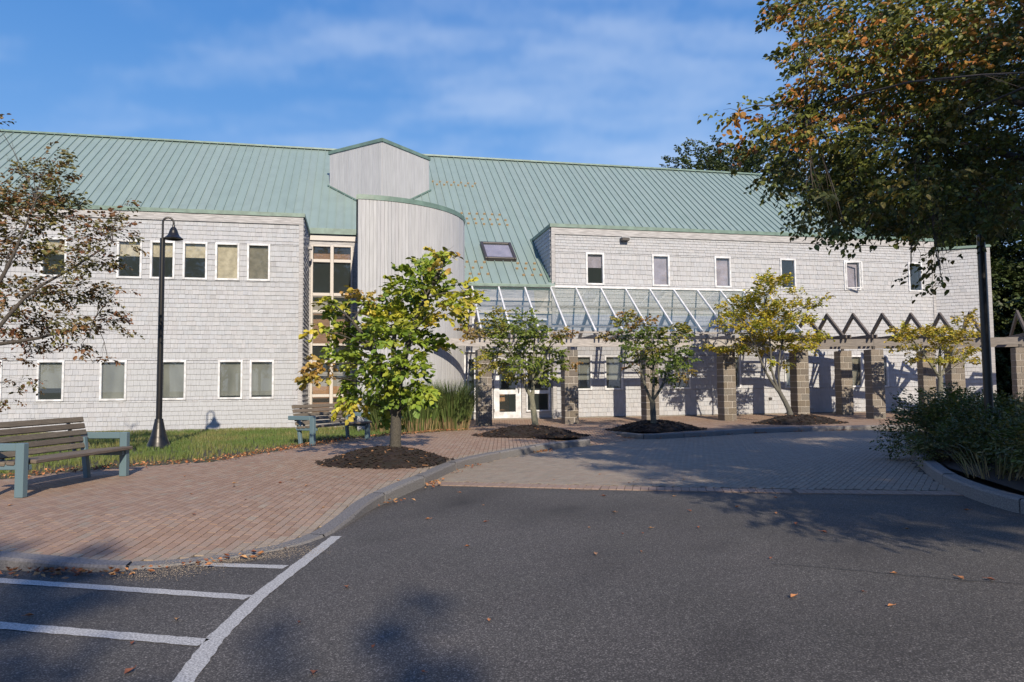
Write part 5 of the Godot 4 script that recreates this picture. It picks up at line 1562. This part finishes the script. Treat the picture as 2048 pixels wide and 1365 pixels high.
func build_plants() -> void:
	var lime := [[Color(0.19, 0.27, 0.028), Color(0.23, 0.31, 0.03), Color(0.14, 0.22, 0.026), Color(0.29, 0.33, 0.035)], [Color(0.42, 0.40, 0.04), Color(0.34, 0.36, 0.035), Color(0.50, 0.42, 0.06), Color(0.25, 0.31, 0.03)], [Color(0.46, 0.36, 0.07), Color(0.38, 0.27, 0.07), Color(0.32, 0.30, 0.05), Color(0.36, 0.22, 0.06)]]
	var bk := Color(0.105, 0.095, 0.082)
	tree("plaza_tree", "small tree with broad lime and yellow leaves in the nearest mulch mound", Vector3(0.62, 0.1, -11.6),
		[[[[0.62, 0.0, -11.6], [0.62, 0.35, -11.6], [0.63, 0.75, -11.6]], [0.118, 0.088, 0.082]],
		[[[0.63, 0.7, -11.6], [0.52, 1.1, -11.55], [0.3, 1.7, -11.5], [-0.05, 2.2, -11.4]], [0.075, 0.06, 0.045, 0.02]],
		[[[0.63, 0.7, -11.6], [0.68, 1.3, -11.6], [0.85, 1.95, -11.6], [1.1, 2.6, -11.6], [1.4, 3.2, -11.6]], [0.08, 0.062, 0.05, 0.035, 0.014]],
		[[[0.63, 0.72, -11.6], [0.6, 1.4, -11.75], [0.62, 2.1, -11.9], [0.75, 2.7, -11.9]], [0.06, 0.05, 0.035, 0.015]]],
		T1, {"bark": bk, "limb": 0.017, "twigs": 4, "spray": spray("broad", 9, 0.098, 0.42, 0.2, 0.5), "per": 330.0, "pals": lime, "heart": Vector3(0.62, 1.2, -11.6), "singles": 220, "leaf": 0.1, "wide": 0.42, "group": "small trees in the mulch beds"})
	var olive := [[Color(0.15, 0.20, 0.026), Color(0.19, 0.235, 0.028), Color(0.115, 0.16, 0.022)], [Color(0.25, 0.24, 0.035), Color(0.19, 0.21, 0.03), Color(0.31, 0.26, 0.04)], [Color(0.30, 0.18, 0.06), Color(0.28, 0.21, 0.05), Color(0.2, 0.14, 0.05)]]
	var pale := Color(0.25, 0.25, 0.185)
	tree("plaza_tree", "olive green tree with pale double trunk before the white entrance door", Vector3(4.22, 0.1, -16.9),
		[[[[4.25, 0.05, -17.0], [4.2, 0.5, -17.0], [4.13, 0.95, -17.0]], [0.085, 0.07, 0.06]],
		[[[4.13, 0.9, -17.0], [3.98, 1.2, -17.0], [3.82, 1.6, -16.95], [3.6, 2.0, -16.9]], [0.045, 0.04, 0.028, 0.01]],
		[[[4.14, 0.6, -17.0], [4.18, 1.1, -17.0], [4.2, 1.7, -17.0], [4.25, 2.5, -17.0]], [0.052, 0.045, 0.032, 0.01]],
		[[[4.2, 1.2, -17.0], [4.4, 1.5, -17.0], [4.55, 2.0, -17.0], [4.75, 2.4, -17.0]], [0.034, 0.03, 0.022, 0.008]]],
		T2, {"bark": pale, "bark2": Color(0.2, 0.19, 0.15), "limb": 0.013, "twigs": 4, "spray": spray("mid", 10, 0.08, 0.36, 0.18, 0.4), "per": 290.0, "pals": olive, "heart": Vector3(4.2, 1.4, -17), "singles": 120, "leaf": 0.08, "wide": 0.36, "group": "small trees in the mulch beds"})
	var deep := [[Color(0.11, 0.165, 0.022), Color(0.15, 0.205, 0.025), Color(0.09, 0.135, 0.02)], [Color(0.26, 0.23, 0.035), Color(0.17, 0.19, 0.03)], [Color(0.31, 0.18, 0.06), Color(0.28, 0.21, 0.05)]]
	tree("plaza_tree", "dark green tree with three lichen-grey stems behind the kerb corner", Vector3(7.43, 0.1, -17.4),
		[[[[7.44, 0.05, -17.4], [7.43, 0.45, -17.4], [7.42, 0.75, -17.4]], [0.088, 0.075, 0.07]],
		[[[7.42, 0.7, -17.4], [7.22, 1.15, -17.4], [7.1, 1.7, -17.4], [6.95, 2.3, -17.4]], [0.044, 0.036, 0.026, 0.01]],
		[[[7.42, 0.7, -17.4], [7.48, 1.2, -17.45], [7.5, 1.8, -17.5], [7.45, 2.5, -17.5]], [0.044, 0.036, 0.026, 0.01]],
		[[[7.42, 0.75, -17.4], [7.68, 1.15, -17.35], [7.8, 1.6, -17.3], [8.0, 2.3, -17.3]], [0.04, 0.034, 0.025, 0.01]]],
		T3, {"bark": Color(0.15, 0.15, 0.125), "limb": 0.013, "twigs": 5, "spray": spray("mid", 10, 0.08, 0.36, 0.18, 0.4), "per": 290.0, "pals": deep, "heart": Vector3(7.4, 1.4, -17.4), "singles": 100, "leaf": 0.08, "wide": 0.36, "group": "small trees in the mulch beds"})
	var gold := [[Color(0.50, 0.40, 0.035), Color(0.42, 0.38, 0.035), Color(0.33, 0.34, 0.03), Color(0.56, 0.42, 0.05)]]
	tree("plaza_tree", "leaning tree with airy tiers of golden yellow leaves before the pergola", Vector3(12.85, 0.1, -19.3),
		[[[[12.8, 0.05, -19.6], [12.78, 0.4, -19.7], [12.6, 0.95, -19.9]], [0.095, 0.078, 0.062]],
		[[[12.6, 0.9, -19.9], [12.25, 1.5, -20.0], [12.05, 2.1, -20.1], [11.7, 3.0, -20.2]], [0.042, 0.036, 0.028, 0.01]],
		[[[12.62, 0.9, -19.9], [12.5, 1.6, -20.1], [12.55, 2.3, -20.2], [12.4, 3.6, -20.2]], [0.04, 0.034, 0.026, 0.01]],
		[[[12.66, 0.8, -19.9], [12.8, 1.6, -20.2], [12.95, 2.4, -20.2], [13.4, 3.4, -20.3]], [0.036, 0.03, 0.024, 0.009]]],
		T4, {"bark": Color(0.16, 0.155, 0.13), "limb": 0.013, "twigs": 5, "spray": spray("small", 12, 0.085, 0.34, 0.24, 0.2), "per": 430.0, "pals": gold, "heart": Vector3(12.5, 2.0, -20.2), "group": "small trees in the mulch beds"})
	tree("plaza_tree", "small flat-topped yellow tree between the shrubs and the pergola", Vector3(17.0, 0.05, -18.4),
		[[[[17.0, 0.0, -18.45], [17.02, 0.7, -18.45], [17.05, 1.3, -18.45]], [0.1, 0.085, 0.075]],
		[[[17.05, 1.25, -18.45], [16.7, 1.75, -18.45], [16.4, 2.1, -18.4], [16.0, 2.5, -18.4]], [0.05, 0.04, 0.03, 0.012]],
		[[[17.05, 1.25, -18.45], [17.1, 1.9, -18.5], [17.2, 2.5, -18.5]], [0.05, 0.04, 0.014]],
		[[[17.05, 1.3, -18.45], [17.4, 1.8, -18.5], [17.8, 2.4, -18.5], [18.0, 2.9, -18.5]], [0.045, 0.038, 0.025, 0.012]]],
		T5, {"bark": Color(0.24, 0.24, 0.19), "limb": 0.012, "twigs": 4, "spray": spray("small", 12, 0.085, 0.34, 0.24, 0.2), "per": 520.0, "pals": [[Color(0.46, 0.37, 0.045), Color(0.37, 0.34, 0.04), Color(0.52, 0.38, 0.06)]], "heart": Vector3(17.0, 1.5, -18.45), "group": "small trees in the mulch beds"})
	# crab apple at the left edge
	var wine := [[Color(0.15, 0.15, 0.045), Color(0.18, 0.155, 0.05), Color(0.13, 0.125, 0.04), Color(0.22, 0.11, 0.05), Color(0.2, 0.13, 0.05)], [Color(0.2, 0.11, 0.05), Color(0.17, 0.12, 0.045), Color(0.2, 0.09, 0.05), Color(0.14, 0.13, 0.04)]]
	tree("apple_tree", "tree with small bronze-green leaves reaching in at the left edge", Vector3(-6.15, -0.02, -11.77),
		[[[[-6.15, -0.05, -11.77], [-6.10, 0.85, -11.77], [-6.02, 1.55, -11.86]], [0.12, 0.09, 0.08]],
		[[[-6.02, 1.46, -11.86], [-5.63, 2.07, -12.03], [-5.19, 2.93, -12.21], [-4.85, 4.14, -12.38]], [0.05, 0.036, 0.026, 0.01]],
		[[[-6.02, 1.46, -11.86], [-5.45, 1.81, -12.12], [-4.76, 1.98, -12.38], [-4.07, 2.24, -12.55]], [0.045, 0.032, 0.022, 0.009]],
		[[[-6.02, 1.55, -11.86], [-6.23, 2.59, -11.86], [-6.32, 3.62, -11.95]], [0.08, 0.06, 0.02]],
		[[[-5.45, 1.72, -12.12], [-4.93, 2.59, -12.29], [-4.33, 3.10, -12.47], [-3.81, 3.54, -12.55]], [0.034, 0.025, 0.017, 0.007]]],
		TL, {"bark": Color(0.10, 0.088, 0.078), "limb": 0.009, "twigs": 7, "spray": spray("apple", 12, 0.072, 0.3, 0.23, 0.2), "per": 470.0, "pals": wine, "heart": Vector3(-5.9, 2.2, -11.9)})
	# big autumn maple-like tree at the right
	var autumn := [[Color(0.08, 0.105, 0.02), Color(0.105, 0.125, 0.022), Color(0.07, 0.085, 0.02), Color(0.15, 0.125, 0.025), Color(0.12, 0.14, 0.022)], [Color(0.38, 0.19, 0.035), Color(0.17, 0.18, 0.03), Color(0.42, 0.17, 0.04), Color(0.12, 0.14, 0.025), Color(0.26, 0.22, 0.04), Color(0.13, 0.15, 0.025), Color(0.10, 0.12, 0.022), Color(0.15, 0.16, 0.028)]]
	var right: Array = TR.duplicate()
	for i in 46:
		var an := i * 2.4
		var rr := 4.7 * sqrt((i + 1) / 47.0)
		var cx := 10.6 + cos(an) * rr
		var cz := -4.8 + sin(an) * rr * 0.9
		if cx < 8.0: continue
		right.append([cx, 4.6 + 1.4 * (1.0 - rr / 4.8) + rng.randf_range(-0.8, 0.6), cz, 1.0, 0.55, 1 if i % 3 else 0, 0.9])
	for i in 5:
		for j in 3:
			right.append([5.0 + i * 1.2 + rng.randf_range(-0.2, 0.2), 3.0 + 0.3 * i + rng.randf_range(-0.3, 0.4), -3.2 + j * 1.2, 0.75, 0.42, j % 2, 0.5])
	tree("autumn_tree", "large tree with green and orange autumn leaves filling the upper right", Vector3(9.8, -0.05, -5.2),
		[[[[9.8, -0.1, -5.2], [9.75, 1.0, -5.2], [9.6, 2.2, -5.3], [9.5, 3.6, -5.4], [9.4, 5.4, -5.4], [9.6, 7.0, -5.3]], [0.3, 0.23, 0.2, 0.16, 0.1, 0.03]],
		[[[9.6, 2.3, -5.3], [8.6, 3.0, -5.9], [7.4, 3.5, -6.3], [6.0, 3.8, -6.5], [4.6, 4.0, -6.6]], [0.09, 0.06, 0.042, 0.028, 0.01]],
		[[[9.5, 3.0, -5.3], [8.4, 4.0, -6.3], [7.2, 4.6, -7.0], [5.8, 5.2, -7.3]], [0.085, 0.06, 0.04, 0.012]],
		[[[9.5, 2.4, -5.3], [9.0, 2.8, -6.6], [8.2, 3.3, -7.4], [7.2, 3.5, -7.5], [6.3, 3.5, -7.3]], [0.075, 0.05, 0.035, 0.02, 0.008]],
		[[[9.5, 3.4, -5.4], [10.8, 4.6, -4.6], [12.6, 5.4, -4.0]], [0.11, 0.08, 0.03]]],
		right, {"bark": Color(0.09, 0.078, 0.065), "limb": 0.013, "twigs": 4, "spray": spray("maple", 12, 0.068, 0.33, 0.25, 0.45), "per": 430.0, "pals": autumn, "heart": Vector3(9.5, 2.8, -5.4), "singles": 300, "leaf": 0.068, "wide": 0.34})
	# woods behind the building
	var dark := [[Color(0.05, 0.075, 0.022), Color(0.065, 0.095, 0.025), Color(0.04, 0.06, 0.02), Color(0.08, 0.105, 0.03)]]  # shade the woods stand in is put into these deep leaf greens
	var woods := [[25.7, -46.0, 18.8, 5.6, "dark green tree cresting the roof's right end"], [31.5, -43.0, 16.5, 5.0, "tall tree behind the roof's hipped corner, half hidden by autumn leaves"], [38.0, -39.0, 16.0, 5.2, "tall shaded tree right of the roof, behind the autumn leaves"], [30.5, -30.5, 11.5, 4.4, "shaded tree close beside the building's angled end wall"], [35.0, -27.0, 12.5, 4.6, "shaded tree at the right edge beyond the angled wall"], [41.0, -30.0, 15.0, 5.2, "tall shaded tree far beyond the right edge of the shrubs"], [28.0, -36.5, 13.0, 4.4, "shaded tree behind the building's far right corner"], [30.0, -24.5, 6.0, 3.0, "low bushy tree behind the right-hand pillar"], [36.0, -22.0, 7.0, 3.6, "low bushy tree at the far right edge, behind the pillar"], [33.5, -30.0, 6.5, 3.4, "low bushy tree filling the gap beside the angled wall"]]
	for w in woods:
		wood_tree("broadleaf_tree", w[4], Vector3(w[0], -0.25, w[1]), w[2], w[3], w[2] * 0.09, dark, 42.0, "trees behind the building")
	# trees behind the viewer: their crowns shade the near asphalt and the island and show in the window glass
	var back := [[-1.9, 16.0, 12.5, 2.6], [1.1, 17.5, 12.4, 1.2], [-10.5, 19.5, 15.0, 4.4], [12.5, 13.5, 14.2, 4.6], [9.2, 9.0, 13.2, 3.8], [18.5, 10.5, 14.0, 4.8], [22.0, 24.0, 16.0, 5.0], [7.0, 36.0, 17.0, 5.0], [-3.0, 38.0, 18.0, 5.4], [-12.0, 36.0, 18.0, 5.4], [-20.0, 37.0, 18.0, 5.4], [-28.0, 35.0, 17.0, 5.4], [15.0, 38.0, 18.0, 5.4], [24.0, 37.0, 18.0, 5.4], [33.0, 39.0, 19.0, 5.4], [42.0, 38.0, 18.0, 5.4]]
	for i in back.size():
		var w: Array = back[i]
		wood_tree("broadleaf_tree", "leafy tree across the parking lot behind the viewer", Vector3(w[0], -0.2, w[1]), w[2], w[3], w[2] * (0.62 if w[0] == 9.2 else 0.3), dark, 24.0 if i < 2 else 30.0, "trees across the parking lot behind the viewer")
	# shrubs and grasses in the island
	var mb := MB.new()
	for q in [[[6.55, -5.8], [7.9, -8.6], [8.9, -9.9], [10.0, -11.1], [12.1, -12.3], [16, -13.3], [16, 2], [7.3, 1]]]:
		var poly := PackedVector2Array()
		for p in q: poly.append(Vector2(p[0] + 0.12, p[1]))
		var idx := Geometry2D.triangulate_polygon(poly)
		for i in range(0, idx.size(), 3):
			var a := Vector3(poly[idx[i]].x, 0.0, poly[idx[i]].y); var b := Vector3(poly[idx[i + 1]].x, 0.0, poly[idx[i + 1]].y); var c := Vector3(poly[idx[i + 2]].x, 0.0, poly[idx[i + 2]].y)
			if (b - a).cross(c - a).y > 0: mb.tri(a, b, c, Color(0.045, 0.035, 0.025))
			else: mb.tri(a, c, b, Color(0.045, 0.035, 0.025))
	structure("planting_bed", mb.mesh(), M.mulch)
	var sh := [[Color(0.085, 0.115, 0.025), Color(0.105, 0.14, 0.028), Color(0.07, 0.09, 0.022), Color(0.14, 0.145, 0.03), Color(0.2, 0.16, 0.04)]]
	var spots := [[9.55, -10.35, 0.85, 1.0, "dark shrub at the island's far tip, spilling over the kerb"], [10.7, -11.3, 0.95, 1.05, "shrub behind the island tip, left of the black post"], [9.3, -9.0, 0.75, 0.85, "shrub low in front of the black post's foot"], [12.0, -11.6, 1.0, 1.15, "shrub right behind the black post"], [8.65, -8.0, 0.7, 0.75, "shrub along the curved island kerb, right of the tip"], [10.4, -8.6, 0.9, 1.0, "leafy shrub right of the black post"], [7.95, -6.8, 0.65, 0.7, "shrub nearest the viewer at the right edge of the island"], [9.2, -7.0, 0.85, 0.9, "shrub behind the nearest one at the right edge"], [13.6, -11.4, 1.0, 1.2, "tallest shrub far back at the right edge of the island"], [8.7, -9.3, 0.55, 0.6, "low shrub hugging the kerb just right of the island tip"]]
	for s in spots: build_shrub(s[4], Vector3(s[0], 0.0, s[1]), s[2], s[3], sh, 640.0)
	for g in [[10.3, -9.6, 1.0, "dry grass tuft with pale stalks right of the black post"], [9.4, -8.0, 0.85, "pale arching grass stalks among the right-hand shrubs"], [7.75, -7.6, 0.5, "yellow-green strappy grass tuft by the island kerb"], [11.3, -9.6, 1.1, "tall dry grass behind the right-hand shrubs"]]:
		build_tall_grass(g[3], Vector3(g[0], 0, g[1]), g[2], 0.8, 70, "grass_tuft", 0.65, "grass tufts in the kerbed island")
	# tall grasses before the curved wall
	for g in [[0.85, -19.7, 1.25, "left of three tall green grass clumps before the curved wall"], [1.7, -19.5, 1.4, "middle of three tall green grass clumps before the curved wall"], [2.55, -19.6, 1.45, "right of three tall green grass clumps, next to the entrance pillar"]]:
		build_tall_grass(g[3], Vector3(g[0], -0.03, g[1]), g[2], 1.0, 1500)

# ---------------------------------------------------------------- scene
func _ready() -> void:
	rng.seed = 20240917
	set_camera_and_light()
	make_materials()
	M.granite_plain = mat(0.36, 0.33, 0.29, 0.9, M.granite.albedo_texture, Vector3(1, 1, 1))
	M.stair_wood = mat(0.30, 0.17, 0.10, 0.7, M.bench_wood.albedo_texture, Vector3(0.6, 0.6, 0.6))
	M.steel = mat(0.35, 0.35, 0.35, 0.3); M.steel.metallic = 0.8
	M.yellow = mat(0.75, 0.62, 0.05, 0.5)
	M.blue = mat(0.03, 0.14, 0.36, 0.5)
	M.pergola_grey = mat(0.42, 0.40, 0.385, 0.8, M.pergola.albedo_texture, Vector3(0.8, 0.8, 0.8))
	build_ground()
	build_lawn()
	build_sand()
	build_office()
	build_canopy()
	build_pergola()
	build_pillars()
	build_mulch()
	build_bench(Vector3(-3.355, 0.0, -9.985), deg_to_rad(73.7), "weathered wooden bench with blue-grey steel arms at the left edge")
	build_bench(Vector3(-0.29, 0.0, -16.1), deg_to_rad(53.8), "weathered wooden bench before the stair window, beside the nearest plaza tree")
	build_lamp(Vector3(-3.86, -0.02, -15.8), "black bell-shaped lamp post standing in the grass at the left")
	build_lamp(Vector3(9.62, 0.0, -9.48), "black lamp post rising from the shrubs into the autumn tree", 1.1)
	var cab := thing("wooden_cabinet", "tan wooden cabinet inside, seen through the white entrance door", "cabinet", Vector3(5.0, 0.02, -25.2))
	part("carcass", bev(Vector3(0.55, 0.85, 0.45), 0.01), M.interior_wood, cab, Transform3D(Basis(), Vector3(0, 0.425, 0)))
	part("drawer_front", bev(Vector3(0.22, 0.3, 0.03), 0.005), M.interior_wood, cab, Transform3D(Basis(), Vector3(0.1, 0.6, 0.235)))
	part("column", bev(Vector3(0.14, 1.0, 0.14), 0.01), M.interior_wood, cab, Transform3D(Basis(), Vector3(-0.08, 1.35, -0.1)))
	build_litter()
	build_plants()
